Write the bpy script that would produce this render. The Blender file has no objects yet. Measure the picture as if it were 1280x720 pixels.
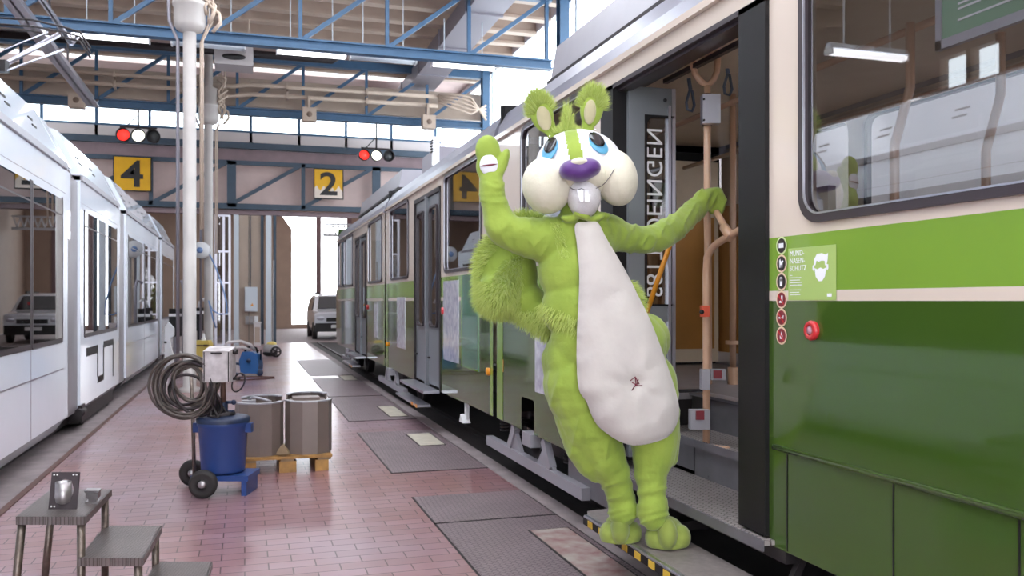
import bpy, math, random
import numpy as np
from mathutils import Vector, Matrix
random.seed(7); rng = np.random.default_rng(7)
SC = bpy.context.scene
COL = SC.collection

# ------------------------------------------------------------------ camera, world, light, exposure
F = 1090.0; TH = math.radians(17.04); CT, ST = math.cos(TH), math.sin(TH); H = 1.45
cd = bpy.data.cameras.new('camera'); cd.sensor_width = 36; cd.lens = F / 1280 * 36
cd.shift_y = 16 / 1280; cd.clip_start = 0.05; cd.clip_end = 300
cam = bpy.data.objects.new('camera', cd); COL.objects.link(cam)
cam.location = (0, 0, H); cam.rotation_euler = (math.pi / 2, 0, -TH); SC.camera = cam
cd.dof.use_dof = True; cd.dof.focus_distance = 4.3; cd.dof.aperture_fstop = 5.0

w = bpy.data.worlds.new('daylight'); SC.world = w; w.use_nodes = True
bg = w.node_tree.nodes['Background']; bg.inputs[0].default_value = (0.90, 0.94, 1.0, 1); bg.inputs[1].default_value = 6.0
SC.view_settings.view_transform = 'Standard'; SC.view_settings.look = 'None'
SC.view_settings.gamma = 1; SC.view_settings.use_curve_mapping = False
SC.view_settings.exposure = 0.28

def area(name, loc, size, energy, rot=(0, 0, 0), col=(0.95, 0.97, 1.0)):
    l = bpy.data.lights.new(name, 'AREA'); l.shape = 'RECTANGLE'; l.size, l.size_y = size
    l.energy = energy; l.color = col
    o = bpy.data.objects.new(name, l); COL.objects.link(o); o.location = loc; o.rotation_euler = rot
    return o
SKYLIGHTS = [(-6.0, -4.4), (-1.4, 0.2), (3.4, 5.0), (8.2, 9.8), (13.0, 14.6)]
for a, b in SKYLIGHTS:                       # added lamps standing in for daylight below each unseen roof skylight
    area('skylight_fill', (-1.4, (a + b) / 2, 7.93), (9.5, 1.5), 110)
area('clerestory_daylight', (6.3, 12.0, 6.0), (26, 3.0), 420, (0, math.pi / 2, 0), (.88, .93, 1.0))
area('annexe_fill', (0, 39, 6.2), (10, 12), 260)  # added fill lamp that brightens the annexe below its closed roof
area('front_fill', (-2.0, -8.8, 2.8), (9, 4.5), 70, (math.pi / 2, 0, 0))     # added front fill, set at an unseen gate opening behind the camera

# ------------------------------------------------------------------ pixel measurements -> metres
def P(u, v, D):
    a = (u - 640) / F; b = (376 - v) / F
    return Vector((D * (a * CT + ST), D * (CT - a * ST), H + D * b))
RT = Vector((CT, -ST, 0)); FW = Vector((ST, CT, 0)); UP = Vector((0, 0, 1))

# ------------------------------------------------------------------ materials
def hx(s, k=1.0):
    out = []
    for i in (0, 2, 4):
        c = int(s[i:i + 2], 16) / 255
        out.append((c / 12.92 if c <= .04045 else ((c + .055) / 1.055) ** 2.4) * k)
    return tuple(out) + (1,)
def N(nt, t, **kw):
    n = nt.nodes.new(t)
    for k, v in kw.items(): setattr(n, k, v)
    return n
def mat(name, col, rough=.5, metal=0., noise=0., nscale=6., col2=None, bump=0., bscale=30., coat=0., spec=.5, emit=0., sheen=0., stretch=None, dist=.01):
    m = bpy.data.materials.new(name); m.use_nodes = True; nt = m.node_tree
    b = nt.nodes['Principled BSDF']
    c = hx(col) if isinstance(col, str) else col
    b.inputs['Base Color'].default_value = c
    b.inputs['Roughness'].default_value = rough; b.inputs['Metallic'].default_value = metal
    b.inputs['Coat Weight'].default_value = coat; b.inputs['Coat IOR'].default_value = 1.5; b.inputs['Coat Roughness'].default_value = .04
    b.inputs['Specular IOR Level'].default_value = spec
    b.inputs['Sheen Weight'].default_value = sheen
    if emit:
        b.inputs['Emission Color'].default_value = c; b.inputs['Emission Strength'].default_value = emit
    if noise or bump:
        tc = N(nt, 'ShaderNodeTexCoord'); mp = N(nt, 'ShaderNodeMapping')
        if stretch: mp.inputs['Scale'].default_value = stretch
        nt.links.new(tc.outputs['Object'], mp.inputs[0])
    if noise:
        n = N(nt, 'ShaderNodeTexNoise'); n.inputs['Scale'].default_value = nscale; n.inputs['Detail'].default_value = 6
        r = N(nt, 'ShaderNodeValToRGB'); r.color_ramp.elements[0].position = .3; r.color_ramp.elements[1].position = .7
        c2 = hx(col2) if col2 else tuple(x * (1 - noise) for x in c[:3]) + (1,)
        r.color_ramp.elements[0].color = c2; r.color_ramp.elements[1].color = c
        nt.links.new(mp.outputs[0], n.inputs[0]); nt.links.new(n.outputs[0], r.inputs[0]); nt.links.new(r.outputs[0], b.inputs['Base Color'])
    if bump:
        n = N(nt, 'ShaderNodeTexNoise'); n.inputs['Scale'].default_value = bscale; n.inputs['Detail'].default_value = 4
        bp = N(nt, 'ShaderNodeBump'); bp.inputs['Strength'].default_value = bump; bp.inputs['Distance'].default_value = dist
        nt.links.new(mp.outputs[0], n.inputs[0]); nt.links.new(n.outputs[0], bp.inputs['Height']); nt.links.new(bp.outputs[0], b.inputs['Normal'])
    return m
def glass(name, tint, refl=.05, rough=.015):
    m = bpy.data.materials.new(name); m.use_nodes = True; nt = m.node_tree; nt.nodes.clear()
    o = N(nt, 'ShaderNodeOutputMaterial'); mx = N(nt, 'ShaderNodeMixShader'); t = N(nt, 'ShaderNodeBsdfTransparent'); g = N(nt, 'ShaderNodeBsdfGlossy')
    fr = N(nt, 'ShaderNodeLayerWeight'); fr.inputs[0].default_value = .5; pw = N(nt, 'ShaderNodeMath', operation='POWER'); pw.inputs[1].default_value = 5
    ad = N(nt, 'ShaderNodeMath', operation='ADD'); ad.use_clamp = True; ad.inputs[1].default_value = refl + .04
    t.inputs[0].default_value = tint + (1,); g.inputs['Roughness'].default_value = rough; g.inputs[0].default_value = (1, 1, 1, 1)
    nt.links.new(fr.outputs['Facing'], pw.inputs[0]); nt.links.new(pw.outputs[0], ad.inputs[0]); nt.links.new(ad.outputs[0], mx.inputs[0])
    nt.links.new(t.outputs[0], mx.inputs[1]); nt.links.new(g.outputs[0], mx.inputs[2]); nt.links.new(mx.outputs[0], o.inputs[0])
    return m
def brickmat():
    m = mat('clay_tile_floor', 'b98e8a', .33); nt = m.node_tree; b = nt.nodes['Principled BSDF']
    tc = N(nt, 'ShaderNodeTexCoord'); br = N(nt, 'ShaderNodeTexBrick')
    br.inputs['Scale'].default_value = 1; br.inputs['Brick Width'].default_value = .25; br.inputs['Row Height'].default_value = .122
    br.inputs['Mortar Size'].default_value = .004; br.inputs['Mortar Smooth'].default_value = .2; br.inputs['Bias'].default_value = 0
    br.inputs['Color1'].default_value = hx('987a7e'); br.inputs['Color2'].default_value = hx('a68a91'); br.inputs['Mortar'].default_value = hx('5c4446')  # lilac tone puts the window glare into the tile colour
    nt.links.new(tc.outputs['Object'], br.inputs[0])
    n = N(nt, 'ShaderNodeTexNoise'); n.inputs['Scale'].default_value = .55; n.inputs['Detail'].default_value = 5
    r = N(nt, 'ShaderNodeValToRGB'); r.color_ramp.elements[0].position = .38; r.color_ramp.elements[1].position = .62
    r.color_ramp.elements[0].color = hx('e0a898'); r.color_ramp.elements[1].color = hx('ece4ee')
    mx = N(nt, 'ShaderNodeMix', data_type='RGBA', blend_type='MULTIPLY'); mx.inputs[0].default_value = .75
    nt.links.new(tc.outputs['Object'], n.inputs[0]); nt.links.new(n.outputs[0], r.inputs[0])
    nt.links.new(br.outputs['Color'], mx.inputs[6]); nt.links.new(r.outputs[0], mx.inputs[7]); nt.links.new(mx.outputs[2], b.inputs['Base Color'])
    bp = N(nt, 'ShaderNodeBump'); bp.inputs['Strength'].default_value = .5; bp.inputs['Distance'].default_value = .004; bp.invert = True
    nt.links.new(br.outputs['Fac'], bp.inputs['Height']); nt.links.new(bp.outputs[0], b.inputs['Normal'])
    n2 = N(nt, 'ShaderNodeTexNoise'); n2.inputs['Scale'].default_value = 2.5; n2.inputs['Detail'].default_value = 6
    mr = N(nt, 'ShaderNodeMapRange'); mr.inputs[3].default_value = .3; mr.inputs[4].default_value = .5; b.inputs['Coat Weight'].default_value = .7; b.inputs['Coat IOR'].default_value = 1.6; b.inputs['Coat Roughness'].default_value = .22
    nt.links.new(tc.outputs['Object'], n2.inputs[0]); nt.links.new(n2.outputs[0], mr.inputs[0]); nt.links.new(mr.outputs[0], b.inputs['Roughness'])
    return m
def treadmat(name, col, col2, scale=28., metal=.7, rough=.38, rot=.785, bw=.9, rh=.5, strength=.8):
    m = mat(name, col, rough, metal); nt = m.node_tree; b = nt.nodes['Principled BSDF']
    tc = N(nt, 'ShaderNodeTexCoord'); mp = N(nt, 'ShaderNodeMapping'); mp.inputs['Rotation'].default_value = (0, 0, rot)
    br = N(nt, 'ShaderNodeTexBrick'); br.inputs['Scale'].default_value = scale; br.inputs['Brick Width'].default_value = bw; br.inputs['Row Height'].default_value = rh
    br.inputs['Mortar Size'].default_value = .1; br.inputs['Mortar Smooth'].default_value = .6
    br.inputs['Color1'].default_value = hx(col); br.inputs['Color2'].default_value = hx(col, .9); br.inputs['Mortar'].default_value = hx(col2)
    n = N(nt, 'ShaderNodeTexNoise'); n.inputs['Scale'].default_value = 3; n.inputs['Detail'].default_value = 5
    mx = N(nt, 'ShaderNodeMix', data_type='RGBA', blend_type='MULTIPLY'); mx.inputs[0].default_value = .45
    nt.links.new(tc.outputs['Object'], mp.inputs[0]); nt.links.new(mp.outputs[0], br.inputs[0]); nt.links.new(tc.outputs['Object'], n.inputs[0])
    nt.links.new(br.outputs['Color'], mx.inputs[6]); nt.links.new(n.outputs[0], mx.inputs[7]); nt.links.new(mx.outputs[2], b.inputs['Base Color'])
    bp = N(nt, 'ShaderNodeBump'); bp.inputs['Strength'].default_value = strength; bp.inputs['Distance'].default_value = .003; bp.invert = True
    nt.links.new(br.outputs['Fac'], bp.inputs['Height']); nt.links.new(bp.outputs[0], b.inputs['Normal'])
    return m
M = dict(
    brick=brickmat(),
    plate=treadmat('steel_floor_plate', '9f8c90', '75656a', 20, .25, .42),
    tread=treadmat('tread_plate', 'c2b8b4', '6e6462', 24, .4, .4, rot=.785, bw=1, rh=.6),
    concrete=mat('concrete', '96898a', .7, noise=.3, nscale=5, bump=.3, bscale=40, dist=.003),
    lid=mat('concrete_lid', 'aca39b', .6, noise=.5, nscale=9, col2='8a5f60'),
    lidp=mat('pale_lid', 'bdb4a4', .6, noise=.2, nscale=9),
    pit=mat('dark_track_bed', '2b2627', .7, noise=.4, nscale=6),  # plain dark tone with random mottling
    beige=mat('beige_wall_paint', 'b39f8f', .6, noise=.12, nscale=2), pale=mat('pale_plaster', 'cfc8c8', .8, noise=.06, nscale=1.5),
    brown=mat('brown_wall', '7d695c', .7, noise=.2, nscale=2), mauve=mat('mauve_beam_paint', '8a7478', .6, noise=.2, nscale=3),
    roofp=mat('roof_panel', 'cdb5b0', .8, noise=.15, nscale=2), beam=mat('beige_beam', 'b9a595', .6, noise=.12, nscale=3),
    blue=mat('blue_steel_paint', '3f6080', .45, noise=.15, nscale=5), navy=mat('dark_blue_steel', '3a4a5a', .5, noise=.2, nscale=5),
    colp=mat('column_paint', 'b5ada9', .4, noise=.14, nscale=3), duct=mat('grey_duct', '8f8a92', .45, .3),
    tube_l=mat('fluorescent_tube', 'fbfaff', .4, emit=5), fix=mat('lamp_housing', 'c9cfd6', .4),
    cream=mat('cream_tram_paint', 'd9c9bb', .22, noise=.03, nscale=2, coat=.6), lime=mat('light_green_tram_paint', '7ba03a', .2, noise=.03, nscale=2, coat=.6),
    green=mat('dark_green_tram_paint', '3c561f', .1, noise=.06, nscale=2, coat=.85, spec=.15), lgreen=mat('pale_green_panel', '4a7d62', .2, noise=.1, coat=.6),
    roofg=mat('grey_tram_roof', '8f8f9c', .3, .3, noise=.15, nscale=3), fair=mat('grey_roof_box', 'a29fa6', .4, .2, noise=.05),
    black=mat('black_rubber', '161416', .5, spec=.3), seal=mat('window_rubber', '3a3136', .35), dark=mat('dark_steel', '3a3436', .5, .5, noise=.3),
    inner=mat('tram_lining', 'd8c6ae', .5, noise=.08), ochre=mat('ochre_wood_panel', 'b07a3c', .35, noise=.18, nscale=3, stretch=(1, 8, 1)),
    gdoor=mat('grey_door_paint', '74777c', .35, noise=.05), silver=mat('aluminium', 'c3c2cc', .28, .9), pole=mat('beige_hand_pole', 'cda386', .3, coat=.4, noise=.08, nscale=10),
    stepg=mat('grey_step_sheet', '7f7c82', .4, .4, noise=.2, nscale=6), white=mat('white_tram_paint', 'eef4ff', .18, noise=.02, coat=.6),
    whitem=mat('grey_joint_panel', '8d888d', .35, .2, noise=.1), bell=mat('bellows_rubber', '6c646a', .6),
    g_near=glass('window_glass', (.55, .55, .56), .09), g_clear=glass('clear_pane', (.92, .95, .96), .0), g_dark=glass('dark_tinted_glass', (.2, .19, .22), .06),
    red=mat('red_plastic', 'c2262c', .3, coat=.3), yellow=mat('sign_yellow', 'd9a300', .45, noise=.12, nscale=3), ink=mat('sign_black', '1a1718', .5),
    seat=mat('red_brown_seat', '6b3a2e', .5), floor_t=mat('tram_floor_sheet', '8a8488', .35, noise=.2), strap=mat('blue_grey_strap', '5a6478', .5),
    amber=mat('amber_lens', 'e39312', .3), orange=mat('orange_strap', 'c98212', .4), stick=mat('pale_sticker_green', 'a6bf6c', .4), ringc=mat('sticker_ring', 'e3c8a8', .4),
    ringg=mat('sticker_ring_green', 'cfe0a0', .4), stickd=mat('sticker_dark', '332a2c', .4), stickr=mat('sticker_dark_red', '7c1f2b', .4), wht=mat('white_print', 'eeeef4', .5),
    post=mat('green_notice_paper', '7fa58a', .5), poster=mat('glossy_white_poster', 'd6d6df', .12, coat=.8, noise=.25, nscale=14, col2='a9a7bb'),
    bblue=mat('blue_barrel_plastic', '2a4684', .4, noise=.12), navyp=mat('navy_painted_steel', '23304f', .45, noise=.3, nscale=12), rubber=mat('tyre_rubber', '2a2626', .6),
    hose=mat('grimy_grey_hose', '5b514c', .5, noise=.3, nscale=20), rust=mat('rusty_mast', '6e4e44', .5, .3, noise=.4, nscale=20), boxw=mat('worn_white_box', 'cfc8c9', .45, noise=.4, nscale=14, col2='a2989a'),
    shell=mat('brown_grey_shell', '7c6e68', .42, .05, noise=.12), wood=mat('pallet_wood', 'b98a4a', .6, noise=.3, nscale=9, col2='8f6a3e'), wood2=mat('grey_pallet_board', '9b8468', .7, noise=.3, nscale=9),
    vac=mat('blue_vacuum', '2a5a92', .35, noise=.05), ytank=mat('yellow_canister', 'e3c86a', .4, noise=.1), wplast=mat('white_plastic', 'e3e1e2', .35), gplast=mat('grey_plastic', '9c9796', .4),
    warn=mat('warning_yellow', 'd9b23a', .5), heat=mat('heater_grey', 'a39b9a', .5),
    treads=treadmat('tread_plate_stool', '9c9290', '776d6a', 55, .6, .4, rot=.9, bw=1.0, rh=.55, strength=.5), fboard=mat('footboard_rubber','8c8280',.5,noise=.25,nscale=30), glens=mat('button_lens','b58a9a',.3), orr=mat('orange_red_plastic','d1471f',.35),
    carw=mat('white_car_paint', 'dadbe2', .2, coat=.8), cglass=mat('dark_car_glass', '221e24', .08), steelw=mat('worn_steel_tube', '8a7d74', .38, .7, noise=.45, nscale=25),
    casting=mat('dark_cast_plate', '5a5154', .4, .6, noise=.2, nscale=20), metalg=mat('machined_metal', 'b7b2b3', .32, .8, noise=.15, nscale=15),
    cable_b=mat('blue_cable', '6a86b4', .4), wire=mat('black_wire', '2c2426', .5),
)

# ------------------------------------------------------------------ mesh builder
class MB:
    def __init__(s): s.v = []; s.f = []; s.m = []; s.s = []
    def add(s, vs, fs, m=0, sm=False):
        o = len(s.v); s.v += [tuple(x) for x in vs]
        for f in fs: s.f.append(tuple(i + o for i in f)); s.m.append(m); s.s.append(sm)
        return s
    def box(s, x0, x1, y0, y1, z0, z1, m=0):
        v = [(x, y, z) for x in (x0, x1) for y in (y0, y1) for z in (z0, z1)]
        return s.add(v, [(0, 1, 3, 2), (4, 6, 7, 5), (0, 4, 5, 1), (2, 3, 7, 6), (0, 2, 6, 4), (1, 5, 7, 3)], m)
    def obox(s, c, a, b, d, m=0):
        c, a, b, d = map(Vector, (c, a, b, d))
        v = [c + i * a + j * b + k * d for i in (-1, 1) for j in (-1, 1) for k in (-1, 1)]
        return s.add(v, [(0, 1, 3, 2), (4, 6, 7, 5), (0, 4, 5, 1), (2, 3, 7, 6), (0, 2, 6, 4), (1, 5, 7, 3)], m)
    def bar(s, p0, p1, w, h, m=0, up=UP):
        p0, p1 = Vector(p0), Vector(p1); d = (p1 - p0); a = d.normalized()
        sd = a.cross(up)
        if sd.length < 1e-3: sd = a.cross(Vector((0, 1, 0)))
        sd.normalize(); u = sd.cross(a)
        return s.obox((p0 + p1) / 2, d / 2, sd * w / 2, u * h / 2, m)
    def tube(s, pts, r, n=10, m=0, closed=False, caps=True):
        pts = [Vector(p) for p in pts]; k = len(pts); rs = r if isinstance(r, (list, tuple)) else [r] * k
        t0 = (pts[1] - pts[0]).normalized(); nrm = t0.orthogonal().normalized(); vs = []; 
        for i, p in enumerate(pts):
            if closed: t = (pts[(i + 1) % k] - pts[i - 1]).normalized()
            else: t = (pts[min(i + 1, k - 1)] - pts[max(i - 1, 0)]).normalized()
            nrm = (nrm - t * nrm.dot(t)).normalized(); b = t.cross(nrm)
            for j in range(n):
                a = 2 * math.pi * j / n; vs.append(p + (nrm * math.cos(a) + b * math.sin(a)) * rs[i])
        fs = []
        for i in range(k if closed else k - 1):
            for j in range(n):
                i2 = (i + 1) % k; fs.append((i * n + j, i * n + (j + 1) % n, i2 * n + (j + 1) % n, i2 * n + j))
        s.add(vs, fs, m, True)
        if caps and not closed:
            o = len(s.v) - k * n
            s.f.append(tuple(o + j for j in reversed(range(n)))); s.m.append(m); s.s.append(False)
            s.f.append(tuple(o + (k - 1) * n + j for j in range(n))); s.m.append(m); s.s.append(False)
        return s
    def cyl(s, p0, p1, r0, r1=None, n=18, m=0): return s.tube([p0, p1], [r0, r0 if r1 is None else r1], n, m)
    def lathe(s, c, prof, n=24, m=0, ax=None, sm=True):
        c = Vector(c); A = Vector(ax).normalized() if ax is not None else UP
        e1 = A.orthogonal().normalized() if ax is not None else Vector((1, 0, 0)); e2 = A.cross(e1); vs = []
        for r, z in prof:
            for j in range(n):
                a = 2 * math.pi * j / n; vs.append(c + A * z + (e1 * math.cos(a) + e2 * math.sin(a)) * r)
        fs = [(i * n + j, i * n + (j + 1) % n, (i + 1) * n + (j + 1) % n, (i + 1) * n + j) for i in range(len(prof) - 1) for j in range(n)]
        return s.add(vs, fs, m, sm)
    def ell(s, c, a, b, d, nu=20, nv=12, m=0):
        c, a, b, d = map(Vector, (c, a, b, d)); vs = [c + d]
        for i in range(1, nv):
            ph = math.pi * i / nv
            for j in range(nu):
                t = 2 * math.pi * j / nu; vs.append(c + a * (math.sin(ph) * math.cos(t)) + b * (math.sin(ph) * math.sin(t)) + d * math.cos(ph))
        vs.append(c - d); fs = []
        for j in range(nu): fs.append((0, 1 + j, 1 + (j + 1) % nu))
        for i in range(nv - 2):
            for j in range(nu): fs.append((1 + i * nu + j, 1 + (i + 1) * nu + j, 1 + (i + 1) * nu + (j + 1) % nu, 1 + i * nu + (j + 1) % nu))
        L = len(vs) - 1; o = 1 + (nv - 2) * nu
        for j in range(nu): fs.append((L, o + (j + 1) % nu, o + j))
        return s.add(vs, fs, m, True)
    def sph(s, c, r, nu=14, nv=9, m=0): return s.ell(c, (r, 0, 0), (0, r, 0), (0, 0, r), nu, nv, m)
    def prism(s, pts, dvec, m=0):
        pts = [Vector(p) for p in pts]; n = len(pts); d = Vector(dvec); vs = pts + [p + d for p in pts]
        fs = [tuple(range(n)), tuple(reversed(range(n, 2 * n)))] + [(i, i + n, (i + 1) % n + n, (i + 1) % n) for i in range(n)]
        return s.add(vs, fs, m)
    def mesh(s, name, mats):
        me = bpy.data.meshes.new(name); me.from_pydata(s.v, [], s.f); me.update()
        for x in (mats if isinstance(mats, (list, tuple)) else [mats]): me.materials.append(x)
        me.polygons.foreach_set('material_index', s.m); me.polygons.foreach_set('use_smooth', s.s)
        return me
    def build(s, name, mats, parent=None, label=None, fix=True):
        me = s.mesh(name, mats)
        if fix:
            import bmesh
            b = bmesh.new(); b.from_mesh(me); bmesh.ops.recalc_face_normals(b, faces=b.faces); b.to_mesh(me); b.free()
        return link(name, me, parent, label)
def link(name, me, parent=None, label=None):
    o = bpy.data.objects.new(name, me); COL.objects.link(o)
    if parent is not None:
        o.parent = parent
        o.matrix_parent_inverse = Matrix.Translation(-Vector(parent.location)) if parent.type == 'EMPTY' else Matrix()
    if label: o['label'] = label
    return o
def thing(name, label, cat, loc=(0, 0, 0), group=None):
    o = bpy.data.objects.new(name, None); COL.objects.link(o); o.location = loc; o.empty_display_size = .1
    return tag(o, label, cat, group)
def tag(o, label, cat, group=None, kind=None):
    o['label'] = label; o['category'] = cat
    if group: o['group'] = group
    if kind: o['kind'] = kind
    return o
def struct(name, mb, mats, label=None):
    o = mb.build(name, mats); o['kind'] = 'structure'
    if label: o['label'] = label
    return o
def copy_tree(r, off, label=None, parent=None):
    c = r.copy(); COL.objects.link(c)
    if parent is None:
        c.location = Vector(r.location) + Vector(off)
        if label: c['label'] = label
    else:
        mi = r.matrix_parent_inverse.copy(); c.parent = parent; c.matrix_parent_inverse = mi
    for ch in r.children: copy_tree(ch, off, None, c)
    return c
def text(body, name, size, origin, xdir, ydir, material, parent, depth=.001, align='LEFT', sx=1.0, spacing=1.0, label=None, bold=0.):
    c = bpy.data.curves.new('t', 'FONT'); c.body = body; c.size = size; c.extrude = depth; c.align_x = align; c.space_character = spacing; c.offset = size * bold
    o = bpy.data.objects.new('t', c); COL.objects.link(o); bpy.context.view_layer.update()
    me = bpy.data.meshes.new_from_object(o.evaluated_get(bpy.context.evaluated_depsgraph_get()))
    bpy.data.objects.remove(o); xd, yd = Vector(xdir) * sx, Vector(ydir); zd = Vector(xdir).cross(yd)
    mt = Matrix((xd, yd, zd)).transposed().to_4x4(); mt.translation = origin
    me.transform(mt); me.materials.clear(); me.materials.append(material); me.name = name
    return link(name, me, parent, label)
def rrect(y0, y1, z0, z1, r, k=6):
    out = []
    for cy, cz, a0 in ((y1 - r, z1 - r, 0), (y0 + r, z1 - r, 90), (y0 + r, z0 + r, 180), (y1 - r, z0 + r, 270)):
        for i in range(k + 1):
            a = math.radians(a0 + 90 * i / k); out.append((cy + r * math.cos(a), cz + r * math.sin(a)))
    return out
def ring(mb, A, B, m=0):      # closed strips joining loops of equal length: list of loops
    pass
def frame_ring(mb, y0, y1, z0, z1, r, wd, xo, xi, m=0):
    """rubber seal around a rounded opening lying in a plane of constant x"""
    L = [[(xo, y, z) for y, z in rrect(y0 - wd, y1 + wd, z0 - wd, z1 + wd, r + wd)], [(xo, y, z) for y, z in rrect(y0 + wd * .6, y1 - wd * .6, z0 + wd * .6, z1 - wd * .6, max(r - wd * .6, .01))]]
    L += [[(xi, y, z) for _, y, z in L[1]], [(xi, y, z) for _, y, z in L[0]]]
    n = len(L[0]); vs = sum(L, []); fs = []
    for i in range(4):
        for j in range(n): fs.append((i * n + j, i * n + (j + 1) % n, ((i + 1) % 4) * n + (j + 1) % n, ((i + 1) % 4) * n + j))
    mb.add(vs, fs, m)
def side(mb, X, y0, y1, zones, holes):
    """a tram side at x=X split into paint bands, with rounded openings"""
    ys = sorted({y0, y1} | {h[0] for h in holes} | {h[1] for h in holes})
    zs = sorted({z for z_ in zones for z in z_[:2]} | {min(max(h[i], zones[0][0]), zones[-1][1]) for h in holes for i in (2, 3)})
    def mz(z):
        for a, b, m in zones:
            if a <= z <= b: return m
        return zones[-1][2]
    for ya, yb in zip(ys, ys[1:]):
        for za, zb in zip(zs, zs[1:]):
            if zb - za < 1e-5: continue
            cy, cz = (ya + yb) / 2, (za + zb) / 2
            if any(h[0] < cy < h[1] and h[2] < cz < h[3] for h in holes): continue
            mb.add([(X, ya, za), (X, yb, za), (X, yb, zb), (X, ya, zb)], [(0, 1, 2, 3)], mz(cz))
    for h in holes:
        r = h[4]
        if r <= 0: continue
        for sy, sz in ((0, 2), (1, 2), (0, 3), (1, 3)):
            cy = h[sy]; cz = h[sz]; ky = 1 if sy == 0 else -1; kz = 1 if sz == 2 else -1; oy, oz = cy + ky * r, cz + kz * r
            pts = [(X, cy, cz)] + [(X, oy - ky * r * math.cos(a), oz - kz * r * math.sin(a)) for a in np.linspace(0, math.pi / 2, 7)]
            mb.add(pts, [(0, i, i + 1) for i in range(1, 7)], mz(cz))
# ================================================================== THE HALL
fl = MB()
fl.box(-1.62, 2.02, -9, 31, -.1, 0, 0); fl.box(-8, -4.9, -9, 31, -.1, 0, 0); fl.box(4.9, 6.6, -9, 31, -.1, 0, 0)
fl.box(-4.9, -1.62, -9, 31, -.1, -.004, 1); fl.box(2.02, 4.9, -9, 31, -.1, -.02, 2); fl.box(-8, 6.6, 31, 48, -.1, -.002, 1)
struct('floor', fl, [M['brick'], M['concrete'], M['pit']])
struct('trim_1', MB().box(2.02, 2.16, -9, 31, -.02, .004), M['concrete'])
struct('trim_2', MB().box(-1.62, -1.57, -9, 31, -.01, .006), M['rust'])
for k, xs in enumerate(((2.40, 3.84), (-3.9, -2.46))):
    for x in xs: struct('trim_%d' % (3 + k * 2 + (x == xs[1])), MB().box(x, x + .06, -9, 31, -.02, .012), M['dark'])

# roof with skylight slots, purlins
slots = sorted([(a, b) for a, b in SKYLIGHTS] + [(25.3, 26.0)])
ce = MB(); y = -9
for a, b in slots + [(31, 31)]:
    ce.box(-8, 6.6, y, a, 8.0, 8.12)
    if b < 31: ce.box(-8, -6.2, a, b, 8.0, 8.12); ce.box(5.6 if a > 20 else 3.6, 6.6, a, b, 8.0, 8.12)
    y = b
ce.box(-8, 6.6, 31, 48, 6.3, 6.4)
struct('ceiling', ce, M['roofp'])
for k, (a, b) in enumerate(slots):
    g = MB()
    g.box(-6.2, 5.6 if a > 20 else 3.6, a, b, 8.05, 8.06); struct('window_%d' % (k + 1), g, M['g_clear'])
yb = [15.6, 17.2, 18.3, 19.3, 20.2, 21.2, 22.2, 24.0, 27.0, 28.6]
for i, y in enumerate(yb):
    o = MB(); o.box(-8, 6.5, y, y + .12, 7.72, 8.0); o.box(-8, 6.5, y - .06, y + .18, 7.66, 7.72)
    tag(o.build('roof_beam', M['beam']), 'beige steel roof beam running across the hall under the roof panels', 'beam', 'beige beams under the roof')
o = MB(); o.box(-8, 6.4, 23.35, 23.6, 6.5, 7.15); o.box(-8, 6.4, 23.25, 23.7, 6.42, 6.5)
tag(o.build('roof_girder', M['beam']), 'deep beige girder behind the far blue truss with two pipes in front', 'girder')

# side, end and back walls
wr = MB(); wr.box(6.5, 6.7, -9, 31, 0, 4.3, 0); wr.box(6.5, 6.7, -9, 31, 7.75, 8.1, 0)
struct('wall_right', wr, M['pale'])
wg = MB(); wg.box(6.58, 6.60, -9, 31, 4.3, 7.75); struct('window_11', wg, M['g_clear'])
fr = MB()
for y in np.arange(-8.7, 31, 6.35): fr.box(6.5, 6.62, y, y + .08, 4.3, 7.75)
fr.box(6.5, 6.62, -9, 31, 7.7, 7.75); struct('trim_10', fr, M['fix'])
wl = MB(); wl.box(-8.2, -8, -9, 31, 0, 5.2); wl.box(-8.2, -8, -9, 31, 7.4, 8.1); wl.box(-8.2, -8, 3, 24, 5.85, 7.4)
for a, c in ((3, 10.0), (10.5, 11.6), (12.2, 12.3), (12.9, 24)): wl.box(-8.2, -8, a, c, 5.2, 5.85)
struct('wall_left', wl, M['brown']); wg = MB(); wg.box(-8.1, -8.08, -9, 31, 5.2, 7.4); struct('window_12', wg, M['g_clear'])
wb = MB(); wb.box(-8.2, 6.7, -9.2, -9, 5.2, 8.1); wb.box(-8.2, -6.6, -9.2, -9, 0, 5.2); wb.box(2.6, 6.7, -9.2, -9, 0, 5.2)
struct('wall_back', wb, M['brown'])

# end wall: clerestory band, beams, gates
EY = 30.0
e = MB()
e.box(-8, 6.6, EY, EY + .3, 6.05, 6.42, 0)                         # mauve beam
e.box(-8, 6.6, EY + .1, EY + .25, 4.6, 6.05, 2)                    # pale sheets behind the lattice
e.box(-8, 6.6, EY - .15, EY + .15, 4.27, 4.42, 0)
e.box(-8, 6.6, EY, EY + .3, 6.42, 7.05, 3); e.box(4.75, 6.6, EY, EY + .2, 0, 4.25, 1)
struct('wall_end', e, [M['mauve'], M['beige'], M['roofp'], M['pale']])
g = MB(); g.box(-8, 6.6, EY + .12, EY + .13, 7.05, 8.0); struct('window_13', g, M['g_clear'])
t = MB()
for x in np.arange(-7.6, 6.4, 1.55): t.box(x, x + .09, EY, EY + .12, 6.42, 8.0)
t.box(-8, 6.6, EY - .02, EY + .1, 6.98, 7.05); struct('trim_11', t, M['blue'])
t = MB(); t.box(-8, 6.4, EY - .25, EY - .05, 6.42, 6.62); struct('trim_12', t, M['navy'])
lt = MB()
lt.box(-8, 6.4, EY - .26, EY - .17, 4.44, 4.62); lt.box(-8, 6.4, EY - .26, EY - .17, 5.88, 6.02)
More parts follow.
